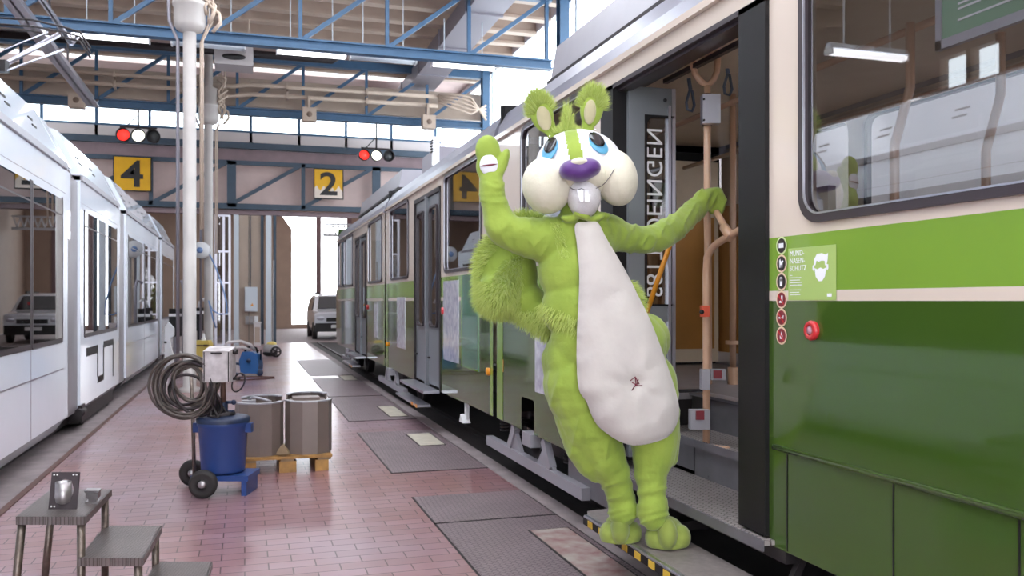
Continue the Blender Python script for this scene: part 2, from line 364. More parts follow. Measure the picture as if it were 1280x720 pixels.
xs = np.arange(-7.6, 6.6, 2.35)
for i, x in enumerate(xs):
    lt.box(x, x + .28 if i % 2 else x + .12, EY - .26, EY - .17, 4.5, 6.0)
    if i + 1 < len(xs):
        x1 = xs[i + 1]; a, b = ((x + .15, 4.6), (x1, 5.95)); lt.bar((a[0], EY - .215, a[1]), (b[0], EY - .215, b[1]), .07, .12)
tag(lt.build('lattice_girder', M['navy']), 'dark blue lattice girder above the gates carrying the yellow number signs', 'girder')
# annexe beyond the gates
a = MB()
a.box(-8, 1.78, 47, 47.2, 0, 6.3, 0); a.box(-8, 6.6, 47.0, 47.2, 6.0, 6.4, 0); a.box(1.78, 2.35, 47, 47.2, 0, 5.2, 0)
a.prism([(1.78, 47, 5.2), (2.35, 47, 5.2), (1.78, 47, 6.0)], (0, .2, 0), 0)
a.box(2.35, 5.2, 47, 47.2, 0, .22, 0); a.box(5.3, 6.6, 47, 47.2, 0, 6.1, 0); a.box(6.6, 6.8, 31, 47, 0, 6.4, 0); a.box(-8.2, -8, 31, 47, 0, 6.4, 0)
struct('wall_far', a, M['beige'])
p = MB(); p.box(3.60, 3.85, 46.9, 47.1, 0, 6.0); p.box(5.2, 5.45, 46.9, 47.1, 0, 6)
struct('trim_13', p, M['mauve'])
br = MB()
for i in range(9):
    x = 3.9 + i * .28; br.bar((x, 44, 5.2), (x + .14, 44, 4.75), .05, .05); br.bar((x + .14, 44, 4.75), (x + .28, 44, 5.2), .05, .05)
br.bar((3.7, 44, 4.7), (6.5, 44, 4.7), .08, .12); br.bar((3.7, 44, 5.25), (6.5, 44, 5.25), .06, .08)
tag(br.build('lattice_beam', M['fix']), 'light lattice beam seen through the open gate left of the green tram roof', 'beam')

# gate posts and leaves
def gate():
    for nm, lb, x0, x1, m in (('gate_post', 'white steel gate post left of the beige gate leaf', -.34, -.18, M['fix']),
                              ('gate_post', 'white steel gate post right of the beige gate leaf', .66, .84, M['fix']),
                              ('gate_post', 'thin dark gate post beside the open gateway', .9, .99, M['navy'])):
        b = MB(); b.box(x0, x1, EY - .3, EY - .1, 0, 4.25); b.box(x0 - .01, x1 + .01, EY - .33, EY - .1, 0, .03)
        tag(b.build(nm, m), lb, 'post')
    r = thing('gate_leaf', 'tall beige closed gate leaf carrying a grey electrical box', 'gate', (.2, EY - .1, 0))
    b = MB(); b.box(-.16, .55, EY - .12, EY - .04, .05, 4.25); b.build('panel', M['beige'], r)
    b = MB(); b.box(.12, .135, EY - .125, EY - .12, .05, 4.25); b.box(.5, .6, EY - .15, EY - .03, .02, 4.25); b.build('seam_strip', M['navy'], r)
    r = thing('folding_gate', 'folded open gate leaves with glazed upper part left of the white post', 'gate', (-.7, EY, 0))
    b = MB()
    for x in (-.92, -.68, -.5): b.box(x, x + .07, EY - .6, EY - .5, .05, 4.2)
    for z in (.0, 1.0, 2.0, 3.0, 4.15): b.box(-.92, -.43, EY - .59, EY - .51, z, z + .06)
    b.build('frame', M['silver'], r)
    b = MB(); b.box(-.85, -.68, EY - .56, EY - .55, .1, 4.15); b.box(-.61, -.5, EY - .56, EY - .55, .1, 4.15); b.build('pane', M['g_near'], r)
gate()
# electrical boxes
r = thing('electrical_cabinet', 'grey wall box with a small yellow warning mark on the beige gate leaf', 'cabinet', (.1, EY - .2, 1.1))
b = MB(); b.box(0, .4, EY - .3, EY - .126, 1.1, 1.9); b.box(.02, .38, EY - .32, EY - .3, 1.12, 1.88); b.build('housing', M['fix'], r)
b = MB(); b.prism([(.18, EY - .325, 1.28), (.28, EY - .325, 1.28), (.23, EY - .325, 1.38)], (0, -.004, 0)); b.build('warning_mark', M['amber'], r)
b = MB(); b.box(.18, .2, EY - .16, EY - .126, 1.9, 4.25); b.build('conduit', M['navy'], r)
r = thing('socket_box', 'row of grey sockets below the electrical cabinet', 'socket', (.1, EY - .2, .65))
for k in range(3):
    b = MB(); b.box(.02 + k * .14, .14 + k * .14, EY - .22, EY - .126, .68, .95); b.cyl((.08 + k * .14, EY - .22, .8), (.08 + k * .14, EY - .26, .8), .05); b.build('socket', M['gplast'] if k < 2 else M['wplast'], r)
r = thing('pillar_box', 'low pinkish cable pillar standing before the beige gate leaf', 'pillar', (.35, EY - .5, 0))
b = MB(); b.box(.28, .5, EY - .62, EY - .4, 0, .72); b.box(.26, .52, EY - .64, EY - .38, .72, .76); b.build('housing', M['pale'], r)
b = MB(); b.box(.31, .47, EY - .63, EY - .62, .1, .6); b.build('door', M['beige'], r)

# track number signs
def sign(ch, x0, x1, z0, z1, label, worn=False):
    r = thing('number_sign', label, 'sign', ((x0 + x1) / 2, EY - .3, z0))
    b = MB(); b.box(x0, x1, EY - .36, EY - .3, z0, z1); b.build('plate', M['yellow'], r)
    b = MB()
    for s in (x0 - .03, x1): b.box(s, s + .03, EY - .37, EY - .262, z0 - .03, z1 + .03)
    b.box(x0, x1, EY - .37, EY - .29, z1, z1 + .03); b.box(x0, x1, EY - .37, EY - .29, z0 - .03, z0); b.build('frame', M['ink'], r)
    text(ch, 'digit', (z1 - z0) * 1.12, ((x0 + x1) / 2, EY - .362, z0 + (z1 - z0) * .12), (1, 0, 0), (0, 0, 1), M['ink'], r, .006, 'CENTER', 1.15, bold=.018)
    if worn:
        b = MB(); n = 14; pts = [(x0, EY - .3605, z0)] + [(x0 + (x1 - x0) * i / n, EY - .3605, z0 + (z1 - z0) * (.34 + .1 * math.sin(i * 1.7) - (.12 if 5 < i < 9 else 0))) for i in range(n + 1)] + [(x1, EY - .3605, z0)]
        b.prism(pts, (0, -.001, 0)); b.build('worn_patch', M['cream'], r, 'whitish worn lower part of the plate')
sign('4', -3.9, -2.84, 4.92, 5.95, 'yellow square sign with a black number 4 above the left tram')
sign('2', 2.22, 3.14, 4.88, 5.83, 'yellow square sign with a black number 2, whitish worn at the bottom', True)

# signal lamps
def signal(xs, z, y, rad, label):
    r = thing('signal_lamp', label, 'signal lamp', (xs[1], y, z + .3))
    b = MB(); b.bar((xs[0] - .1, y, z + rad + .06), (xs[2] + .1, y, z + rad + .06), .05, .05); b.bar((xs[1], y, z + rad), (xs[1], y, 7.66), .05, .05)
    b.bar((xs[0], y, z + rad), (xs[1], y, z + rad + .45), .03, .03); b.build('bracket', M['dark'], r)
    for x, m, nm in zip(xs, ('sig_red', 'sig_white', 'sig_off'), ('red lens alight', 'white lens alight', 'dark lens')):
        b = MB(); b.lathe((x, y + .12, z), [(rad * .7, 0), (rad, .03), (rad, .14), (rad * 1.08, .14), (rad * 1.08, .26), (rad * .98, .26), (rad * .95, .12), (0, .12)], 20, 0, (0, -1, 0)); b.build('housing', M['dark'], r)
        b = MB(); b.lathe((x, y, z), [(rad * .93, 0), (rad * .7, .03), (0, .05)], 20, 0, (0, -1, 0)); b.build('lens', M[m], r, nm)
M['sig_red'] = mat('red_signal', 'f03028', .3, emit=1.6); M['sig_white'] = mat('white_signal', 'fbfbe8', .3, emit=3); M['sig_off'] = mat('dark_signal', '4a4a4c', .2)
signal((-3.5, -3.08, -2.66), 6.45, 28.6, .19, 'left signal with red, white and dark lenses, hanging above the yellow 4')
signal((3.72, 4.12, 4.52), 6.2, 28.6, .17, 'right signal row near the green tram roof, above the yellow 2')

# blue roof trusses
def truss(y, x0, x1, label, depth=1.38, zb=6.13):
    r = thing('roof_truss', label, 'truss', (x0, y, zb), None)
    b = MB(); b.box(x0, x1, y - .1, y + .1, zb, zb + .035); b.box(x0, x1, y - .012, y + .012, zb, zb + .2); b.box(x0, x1, y - .08, y + .08, zb + .17, zb + .2); b.build('bottom_chord', M['blue'], r)
    b = MB(); b.box(x0, x1, y - .09, y + .09, zb + depth, zb + depth + .2); b.build('top_chord', M['blue'], r)
    x = x1 - .1; k = 0
    while x > x0 + .3:
        b = MB(); b.box(x - .035, x + .035, y - .035, y + .035, zb + .2, zb + depth); b.build('post', M['blue'], r)
        if x - 1.62 > x0:
            b = MB(); b.bar((x - 1.57, y, zb + .2), (x - .05, y, zb + depth), .06, .08); b.build('brace', M['blue'], r)
        x -= 1.62; k += 1
    return r
truss(16.7, -8, 5.95, 'nearest blue steel truss crossing the hall above the grey tram roof')
truss(23.06, -8, 6.4, 'blue steel truss farther back carrying beige pipes and small boxes')
truss(8.4, -8, 6.4, 'blue steel truss overhead in front of the other two', 1.38)
for y, lab in ((16.7, 'blue steel wall column at the right end of the nearest truss'), (23.06, 'blue steel wall column at the right end of the far truss')):
    b = MB(); x = 6.2 if y > 20 else 6.1; b.box(x, x + .2, y - .12, y - .1, 0, 8); b.box(x, x + .2, y + .1, y + .12, 0, 8); b.box(x + .09, x + .11, y - .1, y + .1, 0, 8)
    tag(b.build('steel_column', M['blue']), lab, 'column')
b = MB(); b.box(4.25, 5.0, 9, 28, 7.25, 7.62)
for y in np.arange(9.5, 27.9, 2.5): b.box(4.22, 5.03, y, y + .06, 7.22, 7.65)
tag(b.build('air_duct', M['duct']), 'grey rectangular duct running lengthwise under the roof', 'duct')
b = MB(); b.tube([(-8, 21.2, 7.2), (2.0, 21.2, 7.2), (2.15, 21.2, 7.3), (2.15, 21.2, 7.6)], .09); tag(b.build('dark_pipe', M['dark']), 'dark pipe running across below the roof panels', 'pipe')
for z, lb in ((6.62, 'lower of two beige pipes clipped along the far blue truss'), (6.86, 'upper of two beige pipes clipped along the far blue truss')):
    b = MB(); b.tube([(-8, 22.7, z), (-1.6, 22.7, z), (-1.2, 22.7, z - .1), (-.3, 22.7, z - .1), (.1, 22.7, z - .02), (4.9, 22.7, z)], .055)
    for x in (-6, -3, 1, 3): b.box(x, x + .05, 22.62, 22.9, z - .08, z + .08)
    tag(b.build('roof_pipe', M['beam']), lb, 'pipe')
for x, lb in ((-3.75, 'small beige junction box hanging from the pipes left of the columns'), (1.55, 'small beige junction box hanging under the pipes right of the columns'), (4.6, 'small beige junction box at the right end of the pipes')):
    r = thing('junction_box', lb, 'box', (x, 22.5, 6.2))
    b = MB(); b.box(x - .17, x + .17, 22.35, 22.6, 5.95, 6.3); b.build('housing', M['beam'], r)
    b = MB(); b.box(x - .03, x + .03, 22.5, 22.64, 6.28, 6.62); b.build('hanger', M['beam'], r)
    b = MB(); b.lathe((x, 22.35, 6.12), [(.07, 0), (.05, .02), (0, .02)], 14, 0, (0, -1, 0)); b.build('cover', M['brown'], r)
b = MB()
for i in range(5):
    p0 = Vector((4.9, 22.6, 6.7)); b.tube([p0 + Vector((0, 0, .05 * i)), p0 + Vector((.3 + .1 * i, 0, -.1 + .08 * i)), p0 + Vector((.9, 0, -.25 + .1 * i)), p0 + Vector((1.3, 0, -.1 * i))], .03)
tag(b.build('pipe_valves', M['beam']), 'tangle of pipe ends and valves at the right end of the beige pipes', 'valve')

# fluorescent lamps below the roof
def lamp(x, y, z, label, L=1.5, on=True):
    r = thing('fluorescent_lamp', label, 'lamp', (x, y, z + .12), 'fluorescent lamps between the trusses')
    b = MB(); b.prism([(x - L / 2, y - .1, z + .05), (x - L / 2, y + .1, z + .05), (x - L / 2, y + .05, z + .14), (x - L / 2, y - .05, z + .14)], (L, 0, 0)); b.build('housing', M['fix'], r)
    b = MB(); b.tube([(x - L / 2 + .03, y - .05, z), (x + L / 2 - .03, y - .05, z)], .042); b.tube([(x - L / 2 + .03, y + .05, z), (x + L / 2 - .03, y + .05, z)], .042)
    b.build('tube', M['tube_l'] if on else M['fix'], r)
    b = MB(); b.box(x - L / 2, x - L / 2 + .03, y - .1, y + .1, z - .05, z + .06); b.box(x + L / 2 - .03, x + L / 2, y - .1, y + .1, z - .05, z + .06); b.build('end_cap', M['wplast'], r)
    zt = 7.22 if x > 4 else 7.72; b = MB(); b.box(x - L * .3 - .01, x - L * .3 + .01, y - .01, y + .01, z + .14, zt); b.box(x + L * .3 - .01, x + L * .3 + .01, y - .01, y + .01, z + .14, zt); b.bar((x, y, 7.7), (x, y - .25, 7.7), .8, .03) if y > 17 and x < 4 else (b.box(x - .5, x + .5, y - .02, y + .02, 7.7, 8.0) if x < 4 else None); b.build('hanger', M['fix'], r)
for x, on, lb in ((-2.35, 1, 'lit fluorescent lamp left of the white columns'), (-.65, 0, 'unlit fluorescent lamp tray behind the white column'), (1.25, 1, 'lit fluorescent lamp right of the hanging heater box'),
                  (2.65, 0, 'unlit fluorescent lamp tray between two lit lamps'), (4.3, 1, 'lit fluorescent lamp near the right end of the nearest truss')):
    lamp(x, 17.45, 6.28, lb, 1.34, on)
lamp(-5.6, 8.6, 5.45, 'lit fluorescent lamp over the far side of the left tram, nearer one')
lamp(-5.6, 11.9, 5.45, 'lit fluorescent lamp over the far side of the left tram, farther one')
for x, y in ((-1.5, 11.5), (1.5, 11.5), (-1.5, 5.5), (1.5, 5.5), (-1.5, 1.2)):
    lamp(x, y, 6.28, 'lit fluorescent lamp above the aisle, nearer than the first truss')
# heater box
r = thing('hanging_heater', 'beige hanging heater box with a dark oval outlet behind the nearest truss', 'heater', (.2, 17.9, 6.1))
x0 = .0; b = MB(); b.box(-.36, .36, 17.7, 18.3, 5.9, 6.5); b.build('housing', M['heat'], r)
b = MB(); b.ell((0, 17.69, 6.05), (.22, 0, 0), (0, .02, 0), (0, 0, .06)); b.build('outlet', M['ink'], r)
b = MB(); b.box(-.3, -.27, 18, 18.03, 6.5, 8); b.box(.27, .3, 18, 18.03, 6.5, 8); b.build('hanger', M['beam'], r)
b = MB(); b.box(-.12, .12, 17.69, 17.7, 6.22, 6.25); b.build('badge', M['red'], r)
for c in r.children:
    c.data.transform(Matrix.Translation((-.2, 0, .12)))

# round columns with their drums and pipes
def column(y, x, label):
    r = thing('round_column', label, 'column', (x, y, 0))
    b = MB(); b.lathe((x, y, 0), [(.16, 0), (.16, .06), (.1, .08), (.1, 5.98)], 24); b.build('shaft', M['colp'], r)
    b = MB(); b.lathe((x, y, 0), [(.1, 5.72), (.2, 5.76), (.24, 5.85), (.24, 6.12), (.26, 6.14), (.26, 6.2), (.22, 6.22), (.22, 6.6), (.1, 6.65), (.1, 8.0)], 24); b.build('drum', M['colp'], r)
    for k, (dx, dy) in enumerate(((-.18, .05), (.16, .1), (.2, -.05))):
        b = MB(); b.tube([(x + dx, y + dy, .3 if k == 0 else 2.6), (x + dx, y + dy, 5.6), (x + dx * 1.7, y + dy, 5.9), (x + dx * 1.9, y + dy, 6.9), (x + dx * 1.9, y + dy, 8)], .028 if k == 0 else .016)
        b.build('conduit', M['duct'] if k == 0 else M['beam'], r)
    b = MB()
    for i in range(7):
        a = i * .9; p = Vector((x + .3 + .05 * math.cos(a * 2), y - .05, 5.75 + .13 * i)); b.tube([p, p + Vector((.12 * math.cos(a), -.05, .14)), p + Vector((.1, .05 * math.sin(a), .3)), p + Vector((-.05, 0, .42))], .03)
    b.build('pipe_loop', M['beam'], r); return r
c0 = column(14.8, -.84, 'nearer of the two round white columns in the hall')
c1 = copy_tree(c0, (.0, 7.6, .0), 'farther of the two round white columns, with the cable reel beside it')
# cable reel on the far column
r = thing('cable_reel', 'round white and blue cable reel hung beside the far column', 'reel', (-1.0, 21.2, 2.6)); q = P(252, 313, 21.0)
b = MB()
for o in (-.07, .05): b.lathe(q + FW * o, [(.0, 0), (.2, 0), (.2, .025), (0, .025)], 24, 0, -FW)
b.build('flange', M['wplast'], r)
b = MB(); b.lathe(q + FW * .06, [(.15, 0), (.15, .1)], 24, 0, -FW); b.build('cable_winding', M['cable_b'], r)
b = MB(); b.lathe(q - FW * .1, [(.07, 0), (.07, .04), (0, .05)], 16, 0, -FW); b.build('hub', M['cable_b'], r)
b = MB(); b.tube([q + FW * .07, Vector((-.84, 22.38, q.z))], .03); b.tube([q + Vector((0, 0, .1)), q + Vector((0, 0, 1.5)), q + Vector((0, 0, 3.4))], .02); b.build('hanger', M['duct'], r)
b = MB(); pts = [P(262, 318, 21.0), P(270, 335, 21.0), P(278, 358, 21.0), P(283, 378, 21.0), P(284, 392, 21.0), P(275, 393, 21.0), P(266, 388, 20.9), P(261, 376, 20.9), P(266, 398, 20.8), P(270, 410, 20.8)]
b.tube(pts, .018); b.build('hanging_cable', M['cable_b'], r)

# overhead wires and rails over the left track
def rail(label, x, z, y1, wd, name='contact_rail'):
    r = thing(name, label, 'rail', (x, y1, z))
    b = MB(); b.box(x - wd / 2, x + wd / 2, 2, y1, z, z + .03); b.box(x - .012, x + .012, 2, y1, z, z + wd); b.build('profile', M['silver'], r)
    b = MB(); b.bar((x, y1, z), (x, y1 + .5, z + .25), .05, .04); b.build('end_ramp', M['silver'], r)
    for y in np.arange(4, y1, 3.2):
        b = MB(); b.bar((x, y, z + wd), (x, y, z + .6), .03, .03); b.build('hanger', M['dark'], r)
rail('wide metal contact rail over the left tram, running lengthwise', -2.95, 5.4, 19.5, .22)
rail('thin metal contact rail beside the wide one over the left tram', -2.62, 5.5, 15.2, .08)
r = thing('support_arm', 'slanted metal support arm ending in a black clamp above the left tram', 'arm', P(0, 85, 9)); 
b = MB(); b.tube([P(-30, 100, 9), P(74, 43, 9.5)], .028); b.build('tube', M['silver'], r)
b = MB(); b.tube([P(8, 88, 9), P(80, 62, 9.5)], .012); b.tube([P(5, 62, 9), P(60, 40, 9.3)], .008); b.build('stay', M['silver'], r)
b = MB(); c = P(3, 83, 9); b.obox(c, RT * .05, FW * .04, UP * .06); b.build('clamp', M['ink'], r)
for k, (v0, v1, v2, lb) in enumerate(((22, 27, 40, 'top'), (30, 33, 46, 'middle'), (36, 40, 52, 'lowest'))):
    b = MB(); b.tube([P(-20, v0 - 1, 10), P(40, v0 + 3, 10), P(80, v1 + 7, 10), P(100, v2, 10), P(113, v2 + 20, 10)], .012)
    tag(b.build('power_cable', M['wire']), lb + ' of three black cables hanging across at the upper left', 'cable')
# ================================================================== THE GREEN TRAM
X0, XR = 2.05, 4.25
ZB, ZT = .455, 2.80
ZONES = [(ZB, 1.45, 1), (1.45, 1.49, 0), (1.49, 1.705, 2), (1.705, ZT, 0)]
TM = [M['cream'], M['green'], M['lime'], M['lgreen']]
tram = thing('green_tram', 'cream and green old articulated tram with an open door, right of the aisle', 'tram', (3.15, 3.0, 0))
WZ = (1.765, 2.765)
def roof_mb(y0, y1):
    pr = [(2.05, 2.80), (2.02, 2.80), (2.02, 2.835), (2.05, 2.85), (2.07, 2.93), (2.14, 3.05), (2.26, 3.13), (2.5, 3.2), (3.15, 3.25)]
    pr = pr + [(6.3 - x, z) for x, z in reversed(pr[:-1])]
    b = MB(); n = len(pr); vs = [(x, y, z) for y in (y0, y1) for x, z in pr]
    for i in range(n - 1): b.add([vs[i], vs[i + 1], vs[n + i + 1], vs[n + i]], [(0, 1, 2, 3)], 0 if 2 < i < n - 4 else 1, False)
    b.add([vs[i] for i in range(n)], [tuple(range(n))], 0); b.add([vs[n + i] for i in range(n)], [tuple(range(n))], 0)
    return b
def window(y0, y1, z0, z1, r=.09, par=None, X=X0, rail=True, wd=.022):
    b = MB(); s = -1 if X == X0 else 1
    frame_ring(b, y0, y1, z0, z1, r, wd, X + s * .018, X - s * .02); f = b.build('window_seal', M['seal'], par)
    b = MB(); pts = [(X - s * .002, y, z) for y, z in rrect(y0 + .004, y1 - .004, z0 + .004, z1 - .004, r)]; b.add(pts, [tuple(range(len(pts)))])
    b.build('pane', M['g_near'] if X < 3 else M['g_clear'], f, fix=False)
    if rail:
        b = MB(); frame_ring(b, y0 + .012, y1 - .012, z0 + .012, z1 - .012, r, .004, X + s * .02, X + s * .012); b.build('chrome_bead', M['silver'], f)
def section(y0, y1, nearh, farh, nm='body_section'):
    b = MB(); side(b, XR, y0, y1, ZONES, farh); b.build('side_wall', TM, tram, fix=False)
    b = MB(); side(b, X0, y0, y1, ZONES, nearh); s = b.build('side_wall', TM, tram, fix=False)
    b = MB(); zi = [(.9, 2.80, 0)]
    side(b, X0 + .05, y0, y1, zi, nearh); b.build('inner_lining', M['inner'], s, fix=False); b = MB(); side(b, XR - .05, y0, y1, zi, farh); b.build('inner_lining', M['inner'], s, fix=False)
    roof_mb(y0, y1).build('roof', [M['roofg'], M['cream']], tram)
    b = MB(); b.box(X0 + .08, XR - .08, y0, y1, 2.86, 2.88); b.build('interior_ceiling', M['inner'], s)
    return s
def winlist(hs): return [(a, b, WZ[0], WZ[1], .09) for a, b in hs]
# --- front section
DOOR = (3.10, 4.80, ZB, 2.70, .03)
nw = winlist([(.55, 2.86), (5.02, 6.40)]); fw_ = winlist([(-1.2, .4), (.55, 1.95), (2.1, 3.5), (3.65, 5.2), (5.35, 6.7)])
slot = (6.13, 6.44, ZB, .71, .03)
s1 = section(-1.6, 7.12, nw + [DOOR, slot], fw_)
for h in nw: window(h[0], h[1], h[2], h[3], .09, tram)
for h in fw_: window(h[0], h[1], h[2], h[3], .09, tram, XR, False)
b = MB(); b.tube([(X0 - .004, -1.6, .86), (X0 - .004, 3.06, .86)], .013); b.box(X0 - .004, X0, -1.6, 3.02, .845, .852); b.build('rubbing_strip', M['green'], tram)
b = MB()
for y in (2.975, 2.385, 1.895): b.box(X0 - .0025, X0, y - .003, y + .003, ZB + .005, .85)
b.box(X0 - .0025, X0, -1.6, 2.975, .846, .85); b.build('panel_seam', M['black'], tram)
# skirt returns and floor pan
fb = MB(); fb.box(2.75, XR - .05, -1.6, 20.6, .84, .88); fb.box(X0 + .05, 2.75, -1.6, 3.06, .84, .88); fb.box(X0 + .05, 2.75, 4.85, 9.3, .84, .88); fb.box(X0 + .05, 2.75, 10.9, 20.6, .84, .88)
fb.build('floor_pan', M['floor_t'], tram)
# --- door well of the front section
b = MB(); b.box(2.0, 2.40, 3.06, 4.86, .462, .48); b.build('entrance_step', M['tread'], tram); b = MB(); b.box(1.99, 2.0, 3.06, 4.86, .44, .483)
for i in range(60): yy = 3.07 + i * .03; b.prism([(1.99, yy, .483), (1.99, yy + .015, .488), (1.99, yy + .03, .483)], (.008, 0, 0))
b.build('step_edge', M['stepg'], tram)
b = MB(); b.box(2.37, 2.66, 3.06, 4.86, .664, .68); b.build('entrance_step', M['tread'], tram); b = MB(); b.box(2.362, 2.37, 3.06, 4.86, .645, .685)
for i in range(60): yy = 3.07 + i * .03; b.prism([(2.362, yy, .685), (2.362, yy + .015, .690), (2.362, yy + .03, .685)], (.008, 0, 0))
b.build('step_edge', M['stepg'], tram)
b = MB(); b.box(2.64, 2.76, 3.06, 4.86, .866, .882); b.build('step_nosing', M['silver'], tram)
b = MB(); b.box(2.40, 2.41, 3.06, 4.35, .48, .664); b.box(2.40, 2.41, 4.36, 4.86, .5, .664); b.box(2.398, 2.40, 3.66, 3.665, .48, .664); b.box(2.66, 2.67, 3.06, 4.86, .68, .866)
for y in (3.2, 3.6, 3.72, 4.2):
    for z in (.5, .64): b.sph((2.399, y, z), .006)
b.build('step_riser', M['stepg'], tram)
b = MB(); b.box(2.06, 2.76, 3.04, 3.06, .46, .9); b.box(2.06, 2.76, 4.86, 4.88, .46, .9); b.box(2.06, 2.9, 3.0, 5.0, .40, .455); b.build('step_well', M['dark'], tram)
b = MB(); b.box(2.69, 2.70, 4.3, 4.7, .7, .85); b.build('pale_plate', M['wplast'], tram) if False else None
# door header, pillars, leaves
b = MB(); b.box(2.03, 2.06, 3.1, 4.8, 2.675, 2.70); b.box(2.06, 2.13, 3.1, 4.8, 2.66, 2.72); b.box(2.2, 2.24, 3.1, 4.75, 2.70, 2.735); b.box(2.33, 2.36, 3.6, 4.6, 2.715, 2.74)
b.build('door_track', M['seal'], tram)
b = MB(); b.box(2.03, 2.10, 3.10, 3.30, .49, 2.70); b.build('door_post', M['black'], tram, 'black rubber edged folded leaf at the near side of the doorway')
b = MB(); b.box(2.03, 2.12, 4.64, 4.82, .49, 2.70); b.build('door_post', M['black'], tram, 'black rubber edged post at the far side of the doorway')
yl = 4.62; LZ0, LZ1 = .55, 2.69
def leaf():
    x0, x1 = 2.115, 2.40; gx0, gx1, gz0, gz1 = 2.215, 2.385, 1.42, 2.53
    b = MB()
    b.box(x0, gx0, yl - .015, yl + .015, LZ0, LZ1); b.box(gx0, x1, yl - .015, yl + .015, gz1, LZ1); b.box(gx0, x1, yl - .015, yl + .015, 1.33, gz0); b.box(gx0, x1, yl - .015, yl + .015, LZ0, .95); 
    d = b.build('door_leaf', M['gdoor'], tram)
    b = MB(); L = [(gx1 + .02, gz0)] + [(gx0, gz0)] + [(gx0 + .05 - .05 * math.cos(a), gz1 - .05 + .05 * math.sin(a)) for a in np.linspace(0, math.pi / 2, 7)] + [(gx1 + .02, gz1)]
    L2 = [(x + .014 if x < gx1 else x, z - .014 if z > gz0 + .1 else z + .01) for x, z in L]
    n = len(L); vs = [(x, yl - .02, z) for x, z in L] + [(x, yl - .02, z) for x, z in L2]
    b.add(vs, [(i, i + 1, n + i + 1, n + i) for i in range(n - 1)])
    b.box(gx0, gx0 + .012, yl - .02, yl + .018, .95, 1.33); b.box(gx0, gx1, yl - .02, yl + .018, .945, .96); b.prism([(gx0, yl - .018, gz1), (gx0, yl - .018, gz1 - .05), (gx0 + .015, yl - .018, gz1 - .015), (gx0 + .05, yl - .018, gz1)], (0, .03, 0))
    b.build('leaf_seal', M['black'], d)
    b = MB(); b.box(gx0, gx1, yl - .003, yl + .003, gz0, gz1); b.box(gx0, gx1, yl - .003, yl + .003, .95, 1.33); b.build('pane', M['g_near'], d)
    b = MB(); b.box(gx1 - .02, gx1 - .005, yl - .025, yl + .02, LZ0, LZ1 - .1); b.box(gx1 + .005, x1 + .012, yl - .02, yl + .02, LZ0 - .05, LZ1); b.build('leaf_edge', M['silver'], d)
    b = MB(); b.sph((2.345, yl - .017, 2.62), .012); b.build('screw', M['ink'], d)
    # lettering on the glass, read bottom to top from inside
    text('S81T OEINGEN', 'glass_lettering', .148, (2.232, yl - .006, 1.47), (0, 0, 1), (1, 0, 0), M['gprint'], d, .0008, 'LEFT', .95, 1.06)
M['gprint'] = mat('grey_print', 'dddbdd', .5)
leaf()
b = MB(); b.tube([P(840, 300, 4.86), P(828, 333, 4.86), P(806, 398, 4.84)], .014); b.build('door_strap', M['orange'], tram, 'orange diagonal bar at the folded door leaf')
# hand poles
PX, PY_ = 2.40, 4.23
pa = lambda u, v, D=4.76: P(u, v, D)
r1 = .019
b = MB(); b.tube([pa(884, 107), pa(884, 180), pa(884, 262), pa(885, 330, 4.80), pa(886, 480, 4.82)], r1)
b.tube([pa(867, 68), pa(866, 80), pa(869, 93), pa(876, 102), pa(884, 107), pa(891, 101), pa(896, 90), pa(897, 74), pa(895, 54)], r1 * .95)
hp = b.build('hand_pole', M['pole'], tram, 'upright beige pole with forked top')
b = MB(); c = pa(880, 67); b.lathe(c + Vector((0, 0, 0)), [(.09, 0), (.095, .01), (.09, .02), (.05, .03)], 20); b.build('ceiling_mount', M['pole'], hp)
b = MB(); c = pa(888, 137, 4.70); b.obox(c, RT * .048, FW * .03, UP * .078); b.build('ticket_reader', M['silver'], hp, 'grey metal box on the pole')
b = MB()
for v in (119, 156): b.lathe(pa(884, v), [(.026, -.006), (.026, .006)], 14)
for v in (124, 150): b.sph(pa(880, v, 4.665), .006)
b.build('clamp', M['black'], hp)
b = MB(); b.tube([pa(883, 560, 4.72), pa(883, 450, 4.72), pa(883, 340, 4.72), pa(884, 322, 4.71), pa(889, 311, 4.68), pa(898, 303, 4.62), pa(915, 293, 4.5), pa(934, 283, 4.36), pa(950, 278, 4.2)], .02)
b.tube([pa(883, 558, 4.72), pa(893, 560, 4.66), pa(910, 562, 4.55)], .017)
gp = b.build('guard_rail', M['pole'], tram, 'beige guard rail bent towards the near door edge')
b = MB(); b.tube([pa(891, 258, 4.74), pa(897, 268, 4.68), pa(905, 282, 4.58), pa(911, 293, 4.52)], .018); b.tube([pa(905, 284, 4.57), pa(914, 297, 4.5)], .026); b.build('joint_sleeve', M['pole'], gp)
b = MB(); b.obox(pa(881, 389, 4.68), RT * .022, FW * .02, UP * .03); b.build('button_box', M['orr'], gp, 'orange red request box') if 'orr' in M else b.build('button_box', M['red'], gp, 'orange red request box')
b = MB(); b.lathe(pa(877, 390, 4.64), [(.012, 0), (.012, .01), (0, .012)], 12, 0, -FW); b.build('button', M['ink'], gp)
b = MB(); b.obox(pa(881, 474, 4.69), RT * .022, FW * .03, UP * .055); b.obox(pa(874, 524, 4.68), RT * .052, FW * .03, UP * .052); b.obox(pa(897, 468, 4.75), RT * .04, FW * .02, UP * .03); b.build('ticket_box', M['fair'], gp, 'grey boxes low on the rail')
b = MB(); b.obox(pa(875, 519, 4.64), RT * .022, FW * .006, UP * .024); b.obox(pa(897, 468, 4.72), RT * .022, FW * .006, UP * .022); b.build('reader_window', M['stickr'], gp)
b = MB(); b.tube([pa(916, 66, 5.95), pa(916, 480, 5.95)], .022); b.build('hand_pole', M['pole'], tram, 'second upright beige pole farther inside')
